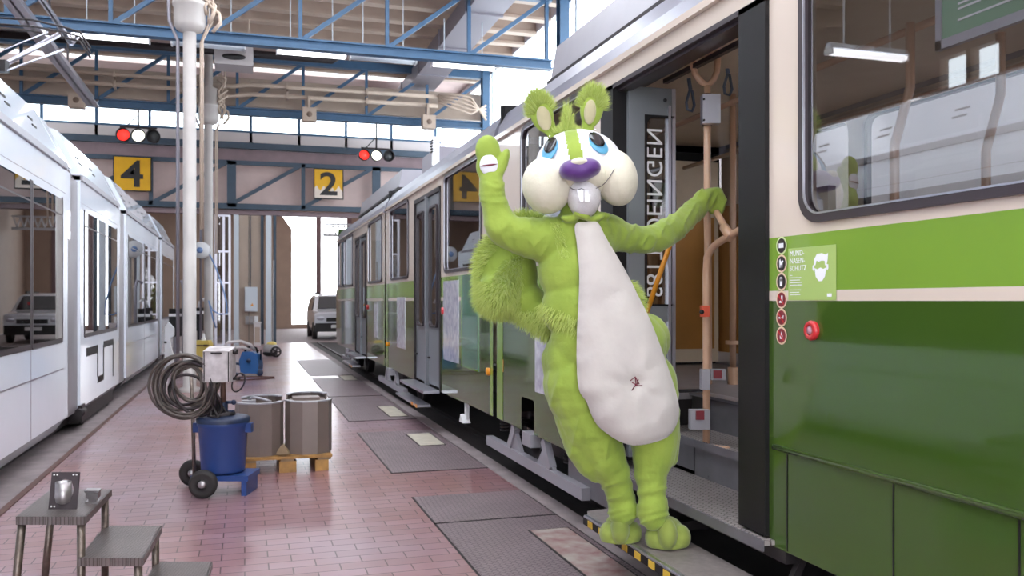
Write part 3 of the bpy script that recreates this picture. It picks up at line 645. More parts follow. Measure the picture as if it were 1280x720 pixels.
b = MB(); c = pa(916, 428, 5.95); b.lathe(c, [(.05, -.012), (.05, .012)], 14); b.lathe(pa(916, 470, 5.95), [(.035, -.06), (.035, .06)], 14); b.build('pole_collar', M['pole'], tram)
for (u, v) in ((861, 98), (908, 78)):
    b = MB(); b.tube([pa(u, v, 5.3), pa(u + 2, v + 14, 5.3)], .012)
    b.tube([pa(u + 2, v + 12, 5.3), pa(u - 3, v + 30, 5.3), pa(u - 2, v + 39, 5.3), pa(u + 4, v + 41, 5.3), pa(u + 7, v + 34, 5.3), pa(u + 4, v + 16, 5.3)], .009, 8, 0, True); b.build('hanging_strap', M['strap'], tram)
b = MB(); b.tube([(2.75, 2.6, 2.62), (2.75, 6.9, 2.62)], .017); b.tube([(3.7, 0, 2.62), (3.7, 6.9, 2.62)], .017); b.build('ceiling_rail', M['pole'], tram)
# far interior wall: ochre panel with metal frame
b = MB(); b.box(4.13, 4.16, 5.6, 7.05, .98, 2.30); b.build('ochre_panel', M['ochre'], tram)
b = MB(); b.box(4.10, 4.17, 5.45, 5.6, .88, 2.30); b.box(4.10, 4.17, 5.45, 7.05, .88, .99); b.build('panel_frame', M['silver'], tram)
b = MB(); b.box(3.3, 4.1, 7.0, 7.04, .9, 2.7); b.box(2.75, 3.3, 7.0, 7.04, 2.2, 2.74); b.build('partition', M['inner'], tram)
b = MB(); b.box(3.35, 4.05, 6.985, 7.0, 1.02, 2.2); b.build('ochre_panel', M['ochre'], tram)
b = MB(); b.box(3.42, 3.66, 6.97, 6.99, 2.24, 2.52); b.build('notice_frame', M['dark'], tram); b = MB(); b.box(3.45, 3.63, 6.965, 6.972, 2.27, 2.49); b.build('notice_paper', M['post'], tram)
# seats inside the front section
def seat_parts(x, y, sgn=1, par=tram):
    b = MB(); b.box(x - .2, x + .2, y - .2, y + .2, 1.28, 1.33); b.obox((x, y + sgn * .23, 1.62), (.2, 0, 0), (0, .02, 0), (0, .0, .32)); b.cyl((x, y, .88), (x, y, 1.28), .03)
    b.build('seat', M['seat'], par)
for y in (.2, 1.0, 1.8, 2.5): seat_parts(3.85, y)
for x, y in ((2.6, 3.02), (3.08, 3.02), (3.7, 1.0), (3.7, 2.3)):
    b = MB(); b.tube([(x, y, .88), (x, y, 2.1), (x + .08, y, 2.35), (x + .08, y, 2.62)], .02); b.build('hand_pole', M['pole'], tram)
# hanging notice board inside the near window
nb = MB(); yk = 2.29
nb.box(2.13, 2.15, .9, yk, 2.255, 2.285); nb.box(2.13, 2.15, yk - .025, yk, 2.255, 2.76); n1 = nb.build('notice_frame', M['silver'], tram)
nb = MB(); nb.box(2.135, 2.145, .9, yk - .025, 2.285, 2.76); n2 = nb.build('notice_paper', M['post'], n1, 'green printed notice')
nb = MB()
for k, (a, z, L) in enumerate(((.06, 2.43, .5), (.06, 2.408, .5), (.06, 2.392, .42), (.06, 2.376, .3), (.06, 2.36, .16), (.06, 2.325, .4), (.06, 2.46, .45), (.33, 2.40, .12))): nb.box(2.133, 2.135, yk - .03 - a - L * .55, yk - .03 - a, z, z + .006)
nb.build('notice_print', M['wht'], n1)

# stickers beside the door
SX = X0 - .002
def disc(b, y, z, r, x, m=0, n=26): b.add([(x, y + r * math.cos(2 * math.pi * i / n), z + r * math.sin(2 * math.pi * i / n)) for i in range(n)], [tuple(range(n))], m)
def poly(b, y, z, s, pts, x, m=0): b.add([(x, y - px * s, z + py * s) for px, py in pts], [tuple(range(len(pts)))], m)
YC = 3.012
icons = [
    ('sticker_ring_green', 'ringg', 'stickd', [[(-.6, -.35), (.6, -.35), (.6, .35), (-.6, .35)]], None),
    ('x', 'ringc', 'stickd', [[(-.45, .45), (-.2, .75), (-.1, .4), (.15, .3), (.35, .5), (.6, .35), (.35, .05), (.3, -.6), (.12, -.6), (.08, -.15), (-.15, -.2), (-.2, -.6), (-.38, -.6), (-.4, .0)]], None),
    ('x', 'ringc', 'stickd', [[(-.3, -.65), (.3, -.65), (.3, .65), (-.3, .65)]], 'phone'),
    ('x', 'ringc', 'stickr', [[(.0, .6), (.4, .6), (.38, -.2), (.3, -.5), (-.5, -.5), (-.45, -.25), (-.05, -.1)]], 'bar'),
    ('x', 'ringc', 'stickr', [[(-.6, -.15), (.35, -.15), (.35, .08), (-.6, .08)], [(.42, -.15), (.6, -.15), (.6, .4), (.42, .3)]], 'bar'),
    ('x', 'ringc', 'stickr', [[(-.3, -.5), (.3, -.5), (.4, -.1), (.05, .65), (-.05, .2), (-.3, .0)]], 'bar')]
names = ['white card sign', 'white dog sign', 'white telephone sign', 'boot sign', 'no smoking sign', 'no open flame sign']
for k, (_, rc, dc, polys, ex) in enumerate(icons):
    z = 1.45 + (376 - (307 + 22.5 * k)) * 3.48 / 1090
    b = MB(); disc(b, YC, z, .036, SX, 0); disc(b, YC, z, .029, SX - .001, 1)
    for p in polys: poly(b, YC, z, .027, p, SX - .002, 2)
    if ex == 'phone': poly(b, YC, z, .027, [(-.17, .05), (.17, .05), (.17, .45), (-.17, .45)], SX - .003, 1)
    if ex == 'bar': poly(b, YC, z, .027, [(-.8, .62), (-.62, .8), (.8, -.62), (.62, -.8)], SX - .003, 3)
    b.build('round_sticker', [M[rc], M[dc], M['wht'], M['red']], tram, names[k], fix=False)
b = MB(); b.add([(SX, 2.966, 1.452), (SX, 2.675, 1.452), (SX, 2.675, 1.655), (SX, 2.966, 1.655)], [(0, 1, 2, 3)]); ms = b.build('mask_notice', M['stick'], tram, 'pale green face mask notice', fix=False)
text('MUND-\nNASEN-\nSCHUTZ', 'notice_lettering', .029, (SX - .001, 2.955, 1.625), (0, -1, 0), (0, 0, 1), M['wht'], ms, .0003, sx=.95)
b = MB()
for i, L in enumerate((.016, .072, .064, .075, .078, 0, .07, .06, .066)):
    if L: b.box(SX - .0015, SX, 2.955 - L, 2.955, 1.548 - i * .0095, 1.5505 - i * .0095)
b.box(SX - .0015, SX, 2.70, 2.725, 1.465, 1.477); b.build('notice_print', M['wht'], ms)
b = MB(); hy, hz, s = 2.765, 1.578, .05
poly(b, hy, hz, s, [(-.78, .1), (-.75, .55), (-.4, .95), (.2, .98), (.55, .85), (.9, .95), (.85, .45), (.72, .1), (.55, .05), (.5, .4), (.1, .42), (-.2, .35), (-.45, .45), (-.58, .1)], SX - .001)
poly(b, hy, hz, s, [(-.7, -.1), (-.35, -.2), (0, -.08), (.35, -.2), (.7, -.1), (.55, -.75), (.2, -1.1), (-.2, -1.1), (-.55, -.75)], SX - .001)
for sx in (-1, 1): poly(b, hy, hz, s, [(sx * .72, .15), (sx * .92, .12), (sx * .95, -.15), (sx * .8, -.35), (sx * .7, -.2)], SX - .001)
b.build('masked_face_symbol', M['wht'], ms, fix=False)
b = MB(); c = (X0, 2.81, 1.338); b.lathe(c, [(.036, 0), (.038, .012), (.033, .02), (.02, .022), (.019, .016)], 28, 0, (-1, 0, 0)); rb = b.build('door_button', M['red'], tram, 'red ringed door button')
b = MB(); b.lathe(c, [(.019, .012), (.016, .02), (0, .022)], 20, 0, (-1, 0, 0)); b.build('button_lens', M['glens'] if 'glens' in M else M['duct'], rb)
# folded down footboard
FZ = .295
fbx = MB(); fbx.box(1.765, 2.04, .6, 4.36, FZ - .03, FZ); fbx.prism([(1.765, 4.36, FZ), (2.04, 4.36, FZ), (2.04, 4.50, FZ), (1.80, 4.46, FZ)], (0, 0, -.03))
fbd = fbx.build('footboard', M['fboard'] if 'fboard' in M else M['floor_t'], tram)
b = MB(); b.box(1.745, 1.765, .6, 4.37, FZ - .006, FZ + .004); b.box(1.742, 1.75, .6, 4.37, FZ - .03, FZ); b.build('edge_rail', M['silver'], fbd)
b = MB(); b.box(1.740, 1.742, .6, 4.37, FZ - .045, FZ - .007); b.build('edge_strip', M['black'], fbd)
b = MB()
for i in range(26): y = 4.3 - i * .145; b.box(1.737, 1.740, y - .06, y, FZ - .042, FZ - .009)
b.build('warning_stripe', M['warn'], fbd)
b = MB()
for y in (1.2, 2.4, 3.0, 4.2): b.box(1.95, 2.4, y, y + .04, FZ - .08, FZ - .03); b.bar((2.05, y, FZ - .05), (2.15, y, .45), .03, .03)
b.build('footboard_arm', M['dark'], tram)
# --- middle section
mw = winlist([(7.62, 9.12), (11.30, 12.75)]); md = (9.36, 10.86, ZB, 2.68, .05); fwm = winlist([(7.5, 9.1), (9.3, 10.8), (11.0, 12.8)])
section(7.24, 13.20, mw + [md], fwm)
tw = winlist([(13.62, 15.10), (17.45, 18.9), (19.0, 20.2)]); td = (15.42, 17.02, ZB, 2.62, .05)
section(13.32, 20.5, tw + [td], winlist([(13.6, 15.2), (15.4, 17), (17.3, 19.9)]))
for h in mw + tw: window(h[0], h[1], h[2], h[3], .07, tram)
for h in fwm + winlist([(13.6, 15.2), (15.4, 17), (17.3, 19.9)]): window(h[0], h[1], h[2], h[3], .07, tram, XR, False)
def double_door(d):
    y0, y1, z0, z1 = d[:4]; ym = (y0 + y1) / 2
    b = MB(); b.box(X0 - .012, X0 + .03, y0 - .02, y0 + .03, z0, z1 + .03); b.box(X0 - .012, X0 + .03, y1 - .03, y1 + .02, z0, z1 + .03); b.box(X0 - .012, X0 + .03, y0, y1, z1 - .02, z1 + .03)
    b.build('door_frame', M['dark'], tram)
    for a, c in ((y0 + .03, ym - .05), (ym + .05, y1 - .03)):
        h1 = (a + .13, c - .13, 1.16, 2.52, .08); b = MB(); side(b, X0 + .012, a, c, [(z0 + .03, 1.45, 1), (1.45, 1.49, 0), (1.49, 1.705, 2), (1.705, z1, 0)], [h1])
        lf = b.build('door_leaf', [M['gdoor'], M['gdoor'], M['gdoor'], M['gdoor']], tram, fix=False)
        window(h1[0], h1[1], h1[2], h1[3], .07, lf, X0 + .012 if False else X0, False, .015)
        b = MB(); b.box(X0 - .015, X0 + .01, c - .1, c - .04, .78, .80); b.build('door_handle', M['black'], lf)
    b = MB(); b.box(X0 - .02, X0 + .02, ym - .05, ym + .05, z0, z1); b.build('door_strip', M['gdoor'], tram)
    b = MB(); b.box(1.86, 2.04, y0, y1, .435, .465); b.box(1.80, 1.95, y0 + .05, y1 - .05, .285, .31); st = b.build('footboard', M['silver'], tram)
    b = MB()
    for yy in (y0 + .05, y0 + .3): b.box(1.795, 1.80, yy, yy + .1, .28, .315)
    b.build('warning_stripe', M['amber'], st)
    b = MB(); b.lathe((X0, y0 - .14, 1.34), [(.04, 0), (.04, .02), (0, .022)], 16, 0, (-1, 0, 0)); b.build('door_button', M['red'], tram)
double_door(md); double_door(td)
# lettering-like slots on the door glass are left plain; bright posters on the lower sides
for y0, y1, z0, z1 in ((5.4, 6.10, .78, 1.42), (8.5, 9.2, .82, 1.66), (11.55, 12.2, .80, 1.50), (14.05, 14.5, .85, 1.42), (18.3, 18.9, .9, 1.44)):
    b = MB(); b.box(X0 - .004, X0, y0, y1, z0, z1); pz = b.build('poster', M['poster'], tram, 'glossy white poster')
b = MB(); b.box(X0 - .006, X0, 7.72, 8.38, .80, 1.70); b.build('side_flap', M['lgreen'], tram, 'bluish green flap')
b = MB(); b.box(X0 - .008, X0 - .006, 7.72, 7.74, .8, 1.7); b.box(X0 - .008, X0 - .006, 8.36, 8.38, .8, 1.7); b.box(X0 - .008, X0 - .006, 7.72, 8.38, .8, .815); b.build('flap_trim', M['lime'], tram)
for y, z in ((7.36, .83), (13.05, .8)):
    b = MB(); b.lathe((X0, y, z), [(.045, 0), (.045, .02), (.03, .03), (0, .03)], 4, 0, (-1, 0, 0)); b.build('side_reflector', M['amber'], tram)
text('51', 'fleet_number', .15, (X0 - .002, 7.02, .86), (0, -1, 0), (0, 0, 1), M['amber'], tram, .0005, sx=.75)
b = MB()
for y0, y1 in ((6.94, 7.12), (7.24, 7.34), (13.0, 13.2), (13.32, 13.44)): b.add([(X0 - .003, y0, ZB), (X0 - .003, y1, ZB), (X0 - .003, y1, 1.70), (X0 - .003, y0, 1.70)], [(0, 1, 2, 3)])
b.build('corner_panel', M['lime'], tram)
b = MB()
for y in (7.18, 13.26):
    for k in range(3): b.box(X0 + .07 - (.02 if k == 1 else 0), XR - .07, y - .06 + k * .04, y - .025 + k * .04, .5, 3.12)
b.build('bellows', M['black'], tram)
for y0, y1, x in ((-1.6, 6.64, 2.36), (13.5, 18.4, 2.3)):
    b = MB(); b.prism([(x, y0, 3.22), (x + .05, y0, 3.50), (6.25 - x, y0, 3.50), (6.3 - x, y0, 3.22)], (0, y1 - y0, 0)); rb_ = b.build('roof_box', M['fair'], tram)
    b = MB(); b.box(x - .02, 6.32 - x, y0, y1 + .03, 3.185, 3.225); b.build('box_base', M['dark'], rb_)
b = MB(); b.box(2.35, 2.7, 10.9, 11.9, 3.18, 3.42); b.build('roof_box', M['duct'], tram)
b = MB(); c = P(538, 218, 11.2)
b.bar((2.28, 10.7, 3.14), (2.28, 10.7, 3.50), .09, .05); b.build('roof_louvre', M['wplast'], tram)
b = MB()
for i in range(5): b.box(2.22, 2.24, 10.66, 10.74, 3.3 + i * .035, 3.315 + i * .035)
b.build('louvre_slats', M['black'], tram)
b = MB(); b.box(X0 + .02, XR - .02, 20.46, 20.5, .46, 3.1); b.build('rear_panel', M['green'], tram)
b = MB(); b.box(X0, XR, 20.5, 20.75, .5, 1.7); b.build('rear_bumper', M['green'], tram)
# running gear
def bogie(yc):
    b = MB(); b.box(2.06, 2.12, yc - 1.15, yc + 1.15, .17, .25); b.bar((2.09, yc - .5, .25), (2.09, yc - .35, .44), .05, .08); b.bar((2.09, yc + .5, .25), (2.09, yc + .35, .44), .05, .08)
    b.prism([(2.08, yc - .55, .25), (2.08, yc - .2, .25), (2.08, yc - .38, .42)], (.03, 0, 0)); b.prism([(2.08, yc + .2, .25), (2.08, yc + .55, .25), (2.08, yc + .38, .42)], (.03, 0, 0))
    g = b.build('bogie', M['fair'], tram)
    b = MB(); b.box(2.2, 4.1, yc - .9, yc + .9, .3, .42); b.build('bogie_frame', M['dark'], g)
    for y in (yc - .8, yc + .8):
        for x in (2.38, 3.82):
            b = MB(); b.lathe((x, y, .33), [(.0, .0), (.12, .01), (.13, -.03), (.26, -.02), (.28, .02), (.33, .02), (.33, -.1), (0, -.1)], 28, 0, (-1, 0, 0)); b.build('wheel', M['dark'], g)
        for s in (-.22, .22):
            b = MB(); b.tube([(2.22 + .06 * math.cos(t), y + s + .06 * math.sin(t), .30 + t * .0042) for t in np.arange(0, 40, .5)], .012, 6); b.build('spring', M['dark'], g)
    b = MB(); b.box(2.02, 2.1, yc - .22, yc - .02, .36, .46); b.build('sand_box', M['fair'], g)
for yc in (6.35, 12.9, 18.5, .9): bogie(yc)
b = MB()
for y in (8.35, 8.4): b.bar((2.1, y, .46), (2.1, y, .25), .03, .03)
b.prism([(2.04, 8.3, .25), (2.04, 8.45, .25), (2.04, 8.4, .33)], (.08, 0, 0)); b.build('jack_bracket', M['wplast'], tram)
b = MB(); b.box(2.72, 3.8, -1, 20, .42, .84); b.build('underframe', M['pit'], tram)
b = MB(); b.box(2.12, 2.2, 4.9, 5.6, .18, .44); b.build('equipment_case', M['stepg'], tram)
b = MB(); b.box(2.12, 2.2, 1.6, 2.7, .1, .42); b.build('equipment_case', M['fair'], tram)
# ================================================================== THE WHITE TRAM
WX = -1.76
wt = thing('white_tram', 'long white modern tram with dark windows on the left track', 'tram', (-2.9, 8, 0))
def wsection(y0, y1, wins, seams, top=True, parts=True):
    z0, z1, zr, zt = .25, 2.80, 2.86, 3.36
    b = MB(); side(b, WX, y0, y1, [(z0, z1, 0)], [(a, c, 1.06, 2.47, .0) for a, c in wins])
    b.add([(WX, y0, z0), (WX - .1, y0, .12), (WX - .1, y1, .12), (WX, y1, z0)], [(0, 1, 2, 3)]); b.box(-4.06, -4.0, y0, y1, .25, 1.06); b.box(-4.06, -4.0, y0, y1, 2.47, 2.85)
    for a, (p, q) in enumerate(zip([y0] + [w_[1] for w_ in wins], [w_[0] for w_ in wins] + [y1])): b.box(-4.06, -4.0, p, q, 1.0, 2.5)
    for y in (y0, y1): b.add([(WX, y, z0), (-4.06, y, z0), (-4.06, y, 2.85), (WX, y, 2.85)], [(0, 1, 2, 3)])
    s = b.build('car_body', M['white'], wt)
    b = MB(); b.prism([(WX - .0, y0 + .12, zr), (WX - .25, y0 + .12, zt), (WX - .5, y0 + .12, zt + .1), (-3.8, y0 + .12, zt + .1), (-4.06, y0 + .12, zr)], (0, y1 - y0 - .24, 0))
    f = b.build('roof_fairing', M['white'], wt)
    b = MB()
    y = y0 + .5
    while y < y1 - .8:
        for k in range(2):
            zz = 3.06 + .07 * k; xx = WX - (zz - zr) * .5 + .003
            b.bar((xx, y, zz), (xx, y + .16, zz), .01, .018)
        y += .95
    b.build('louvre_slots', M['dark'], f)
    b = MB(); b.box(WX - .12, WX + .025, y0, y1, 2.80, 2.86); b.build('roof_rail', M['fair'], wt)
    for a, c in wins:
        b = MB(); b.box(WX + .001, WX + .007, a, c, 1.06, 2.47); b.build('window_pane', M['g_dark'], s)
        b = MB(); b.box(WX - .01, WX + .009, a - .02, a + .02, 1.04, 2.49); b.box(WX - .01, WX + .009, c - .02, c + .02, 1.04, 2.49); b.box(WX - .01, WX + .0085, a, c, 1.03, 1.075); b.box(WX - .01, WX + .0085, a, c, 2.30, 2.315); b.build('window_edge', M['seal'], s)
    b = MB()
    for yy in seams: b.box(WX, WX + .003, yy - .005, yy + .005, z0, 1.04)
    if seams: b.box(WX, WX + .003, y0 + .03, y1 - .12, .756, .768)
    b.box(WX, WX + .002, y0, y1, 2.55, 2.555); b.build('panel_seam', M['duct'], s)
    b = MB(); b.box(-4.0, WX - .05, y0 + .05, y1 - .05, .3, .36); b.box(-4.0, WX - .05, y0 + .05, y1 - .05, 2.7, 2.75); b.build('saloon_floor', M['floor_t'], s)
    return s
wsection(-3, 9.91, [(-2.8, 1.5), (1.56, 5.2), (5.28, 8.36), (8.42, 9.72)], [1.5, 5.24, 8.39])
wsb = wsection(10.75, 13.78, [(11.0, 13.62)], [])
wsection(14.68, 19.8, [(14.95, 17.2), (17.3, 19.65)], [17.25])
wsection(20.7, 24.1, [(20.95, 23.8)], [22.4])
for a, c in ((9.91, 10.75), (13.78, 14.68), (19.8, 20.7)):
    b = MB(); b.box(-4.0, WX - .03, a + .12, c, .22, 2.78, 0); b.build('joint_panel', M['whitem'], wt)
for a, c in ((9.91, 10.75), (13.78, 14.68), (19.8, 20.7)):
    b = MB(); b.box(-4.0, WX - .005, a, a + .14, .25, 2.80, 0); b.box(-4.0, WX - .01, a, a + .32, 2.1, 2.80, 0); b.prism([(WX, a, 2.85), (WX - .25, a, 3.34), (-3.8, a, 3.36), (-4.0, a, 2.85)], (0, .3, 0), 0)
    for k in range(4): b.prism([(WX - .05, a + .34 + k * .11, 2.8), (WX - .32, a + .34 + k * .11, 3.36), (-3.7, a + .34 + k * .11, 3.36), (-3.9, a + .34 + k * .11, 2.8)], (0, .07, 0), 1)
    b.build('joint_cover', [M['white'], M['bell']], wt)
b = MB()
X = WX + .004
for (ya, yb, za, zb) in ((11.15, 11.95, .80, .90), (11.92, 11.98, .50, .88), (11.95, 12.45, .42, .50), (12.40, 12.46, .45, .88), (12.44, 13.3, .84, .92), (13.26, 13.32, .40, .9)):
    b.box(WX, X, ya, yb, za, zb)
b.build('bogie_cover_gap', M['ink'], wsb)
b = MB(); b.box(-3.95, WX - .04, 11.0, 13.6, .04, .25)
for y in (11.3, 13.2): b.lathe((WX - .06, y, .28), [(.0, 0), (.28, 0), (.28, -.1), (0, -.1)], 24, 0, (1, 0, 0))
b.build('bogie', M['dark'], wt)
b = MB(); b.box(WX - .02, WX + .02, 10.72, 10.95, .1, .28); b.cyl((WX, 10.6, .2), (WX, 10.9, .2), .05); b.build('coupling', M['dark'], wt)
b = MB(); b.box(-3.9, WX - .16, -3, 24, .06, .25); b.build('underframe', M['pit'], wt)
for y in (6.2, 7.2, 8.2, 9.3, 11.6, 12.8, 15.5, 16.6, 18.2): 
    b = MB(); b.box(-2.35, -1.95, y - .2, y + .2, .7, .8); b.box(-2.35, -1.95, y + .15, y + .22, .8, 1.55); b.cyl((-2.15, y, .36), (-2.15, y, .7), .05); b.build('seat', M['seat'], wt)
for y in (7.7, 12.3, 16, 21.5):
    b = MB(); b.tube([(-2.6, y, .36), (-2.6, y, 2.7)], .02); b.build('hand_pole', M['amber'], wt)
b = MB(); b.prism([(-4.06, 24.1, .25), (WX, 24.1, .25), (WX, 24.1, 2.85), (-4.06, 24.1, 2.85)], (0, .3, 0)); b.build('cab_end', M['white'], wt)

# ================================================================== FLOOR PLATES AND LIDS
def plate(x0, x1, y0, y1, label, m='plate', nm='floor_plate', cat='floor plate', z=.006):
    r = thing(nm, label, cat, ((x0 + x1) / 2, (y0 + y1) / 2, 0), 'steel plates let into the tile floor' if nm == 'floor_plate' else None)
    b = MB(); b.box(x0 + .012, x1 - .012, y0 + .012, y1 - .012, -.05, z); b.build('sheet', M[m], r)
    b = MB(); b.box(x0, x1, y0, y0 + .012, -.05, z - .002); b.box(x0, x1, y1 - .012, y1, -.05, z - .002); b.box(x0, x0 + .012, y0, y1, -.05, z - .002); b.box(x1 - .012, x1, y0, y1, -.05, z - .002); b.build('edge_frame', M['dark'], r)
plate(1.175, 2.02, 2.2, 4.02, 'patterned steel floor plate nearest the viewer, beside the footboard')
plate(1.175, 2.02, 4.03, 5.55, 'patterned steel floor plate next to the red worn lid')
plate(1.175, 2.02, 5.56, 6.36, 'small patterned steel floor plate just before the tile band')
plate(1.175, 2.02, 7.29, 9.65, 'patterned steel floor plate beyond the tile band, right of the pallet')
plate(1.19, 2.02, 10.57, 13.3, 'patterned steel floor plate in front of the middle doors of the green tram')
plate(1.2, 2.02, 13.35, 16.6, 'patterned steel floor plate beside the rear half of the green tram')
plate(1.2, 2.02, 17.2, 21.9, 'farthest patterned steel floor plate near the white car')
plate(1.70, 1.97, 3.95, 5.2, 'long concrete floor lid with worn red paint at the foot of the footboard', 'lid', 'access_cover', 'access cover', .012)
plate(1.66, 1.93, 8.55, 9.35, 'pale floor lid in the steel plate before the green tram', 'lidp', 'access_cover', 'access cover', .012)
plate(1.72, 1.96, 10.8, 11.9, 'pale floor lid in the second band of steel plates', 'lidp', 'access_cover', 'access cover', .012)
plate(1.72, 1.98, 16.0, 17.0, 'small pale floor lid far back beside the green tram', 'lidp', 'access_cover', 'access cover', .012)

# ================================================================== THINGS IN THE AISLE
# --- step stool (lower left)
st = thing('step_stool', 'three step metal stool of chequered plate on tube legs at the lower left', 'step stool', (-1.5, 3.5, 0))
A = P(20, 648, 3.72); Bp = P(107, 648, 3.72)
sx = Vector((CT, -ST, 0)).normalized() * 1.0
# stool axes: width direction along the front edge, depth direction towards the rear
ux = (Bp - A); ux.z = 0; W1 = ux.length; ux.normalize(); q = P(139, 611, 4.25); dv = q - Bp; dv.z = 0; DP = dv.length; dv.normalize()
ZS = [.530, .353, .177]; OFF = [0, .24 + .005, .48]
def stp(a, d, z): return Vector((A.x, A.y, 0)) + ux * a + dv * d + UP * z
wid = [W1, .245, .245]; start = [0, W1, W1 + .245]
for k in range(3):
    a0 = start[k] - (0.0 if k == 0 else .03); a1 = start[k] + wid[k]; z = ZS[k]
    b = MB(); b.prism([stp(a0, 0, z), stp(a1, 0, z), stp(a1, DP, z), stp(a0, DP, z)], (0, 0, -.012))
    b.prism([stp(a0, -.004, z), stp(a1, -.004, z), stp(a1, -.004, z - .035), stp(a0, -.004, z - .035)], dv * .008)
    b.prism([stp(a0, DP, z), stp(a1, DP, z), stp(a1, DP, z - .035), stp(a0, DP, z - .035)], dv * .008)
    b.prism([stp(a1 - .004, 0, z), stp(a1 - .004, DP, z), stp(a1 - .004, DP, z - .03), stp(a1 - .004, 0, z - .03)], ux * .008)
    b.build('step_plate', M['treads'], st)
    for d in (.025, DP - .025):
        for a in ([.02, a1 - .025] if k == 0 else [a1 - .025]):
            b = MB(); sp = -.05 if (k == 0 and a < .1) else 0.0
            b.tube([stp(a, d, z - .012), stp(a + sp, d, 0)], .017); b.build('leg', M['steelw'], st)
    b = MB(); b.tube([stp(a0 + .02, .025, z - .022), stp(a1 - .02, .025, z - .022)], .011); b.tube([stp(a0 + .02, DP - .025, z - .022), stp(a1 - .02, DP - .025, z - .022)], .011); b.build('cross_tube', M['steelw'], st)
# cast plate with pipe stub lying on the stool
cp = thing('flange_plate', 'dark square flange plate with a grey pipe stub lying on the stool', 'machine part', stp(.2, .2, .53))
b = MB(); c = stp(.165, .165, .53 + .075); up = (UP * .93 + dv * .36).normalized(); nn = ux.cross(up).normalized()
hw, hh = .062, .082
def fp(a, z): return c + ux * a + up * z
n = 24; outer = []; 
for i in range(n):
    t = 2 * math.pi * i / n + math.pi / 4; cx, cz = math.cos(t), math.sin(t); k = 1 / max(abs(cx), abs(cz)); outer.append((cx * k * hw, cz * k * hh))
vs = []; 
for off in (-.004, .004):
    vs += [fp(x, z) + nn * off for x, z in outer]; vs += [fp(.042 * math.cos(2 * math.pi * i / n + math.pi / 4), .052 * math.sin(2 * math.pi * i / n + math.pi / 4)) + nn * off for i in range(n)]
fs = []
for i in range(n):
    j = (i + 1) % n; fs += [(i, j, n + j, n + i), (2 * n + i, 3 * n + i, 3 * n + j, 2 * n + j), (i, 2 * n + i, 2 * n + j, j), (n + i, n + j, 3 * n + j, 3 * n + i)]
b.add(vs, fs); b.build('flange', M['casting'], cp)
b = MB(); b.lathe(c + up * -.045 - dv * .0, [(.015, -.012), (.03, -.005), (.035, .02), (.033, .085), (.03, .085), (.028, .02)], 22, 0, UP); b.build('pipe_stub', M['metalg'], cp)
b = MB()
for x, z in ((-.05, .07), (-.036, .07), (.036, .07), (.05, .07), (-.05, -.07), (-.036, -.07)): b.sph(fp(x, z) - nn * -.003 + nn * (.0), .0045); b.sph(fp(x, z) + nn * .004, .0045); b.sph(fp(x, z) - nn * .004, .0045)
b.build('bolt_hole', M['wplast'], cp)
sm = thing('metal_block', 'small machined metal block behind the flange plate on the stool', 'machine part', stp(.29, .25, .53))
b = MB(); c = stp(.27, .27, .53 + .035); b.obox(c, ux * .028, dv * .03, UP * .012); b.obox(c - UP * .02, ux * .018, dv * .02, UP * .014); b.obox(c + UP * .02, ux * .034, dv * .03, (UP * .004)); b.build('block', M['metalg'], sm)
b = MB(); b.obox(c - UP * .031, ux * .03, dv * .035, UP * .004); b.build('foot_flange', M['metalg'], sm)

# --- cart with blue barrel, cable coil and switch box
D = 6.42; K = D / F
ct = thing('barrel_cart', 'two wheeled cart with a blue lidded barrel, mast and white switch box', 'cart', P(265, 622, D) * 1.0)
cc = P(279, 600, D + .2); cc.z = 0
b = MB(); b.lathe(cc, [(0, .16), (.155, .16), (.16, .18), (.180, .50), (.19, .51), (.19, .55), (.178, .555)], 32)
for s in (-1, 1): b.obox(cc + RT * s * .195 + UP * .49, RT * .025, FW * .03, UP * .035)
b.build('barrel', M['bblue'], ct)
b = MB(); b.lathe(cc, [(.196, .535), (.198, .56), (.18, .575), (.06, .585), (0, .585)], 32); lid = b.build('barrel_lid', M['navyp'], ct)
b = MB(); b.lathe(cc + UP * .585, [(.09, 0), (.09, .02), (.05, .03), (0, .03)], 18); b.obox(cc + UP * .63 - RT * .03, RT * .03, FW * .03, UP * .03); b.build('clamp_plate', M['dark'], lid)
b = MB(); b.box(-1, 1, -1, 1, -1, 1) if False else None
bc = cc + RT * .02; b.obox(bc + UP * .13, RT * .215, FW * .15, UP * .02); b.obox(cc + RT * .2 + UP * .07, RT * .02, FW * .14, UP * .07); b.build('platform', M['bblue'], ct)
for du, dd, nm in ((254, .0, 'a'), (241, .42, 'b')):
    w0 = P(du, 600, D + dd - .02); w0.z = .105
    b = MB(); b.lathe(w0, [(.035, -.03), (.06, -.02), (.075, -.03), (.1, -.025), (.105, 0), (.1, .025), (.07, .03), (.055, .015), (.035, .02)], 28, 0, FW); wl_ = b.build('wheel', M['rubber'], ct)
    b = MB(); b.lathe(w0, [(0, -.045), (.022, -.04), (.03, -.03), (.035, .03), (0, .04)], 16, 0, FW); b.build('hub', M['metalg'], wl_)
b = MB(); b.tube([P(254, 608, D), P(241, 590, D + .42)], .012); b.tube([P(243, 598, D + .2), P(241, 520, D + .25), P(239, 470, D + .25)], .014); b.tube([P(243, 598, D + .2), P(262, 596, D + .2)], .012); b.build('handle_tube', M['steelw'], ct)
b = MB(); b.tube([cc + UP * .59, cc + UP * .92], .021); b.build('mast', M['rust'], ct)
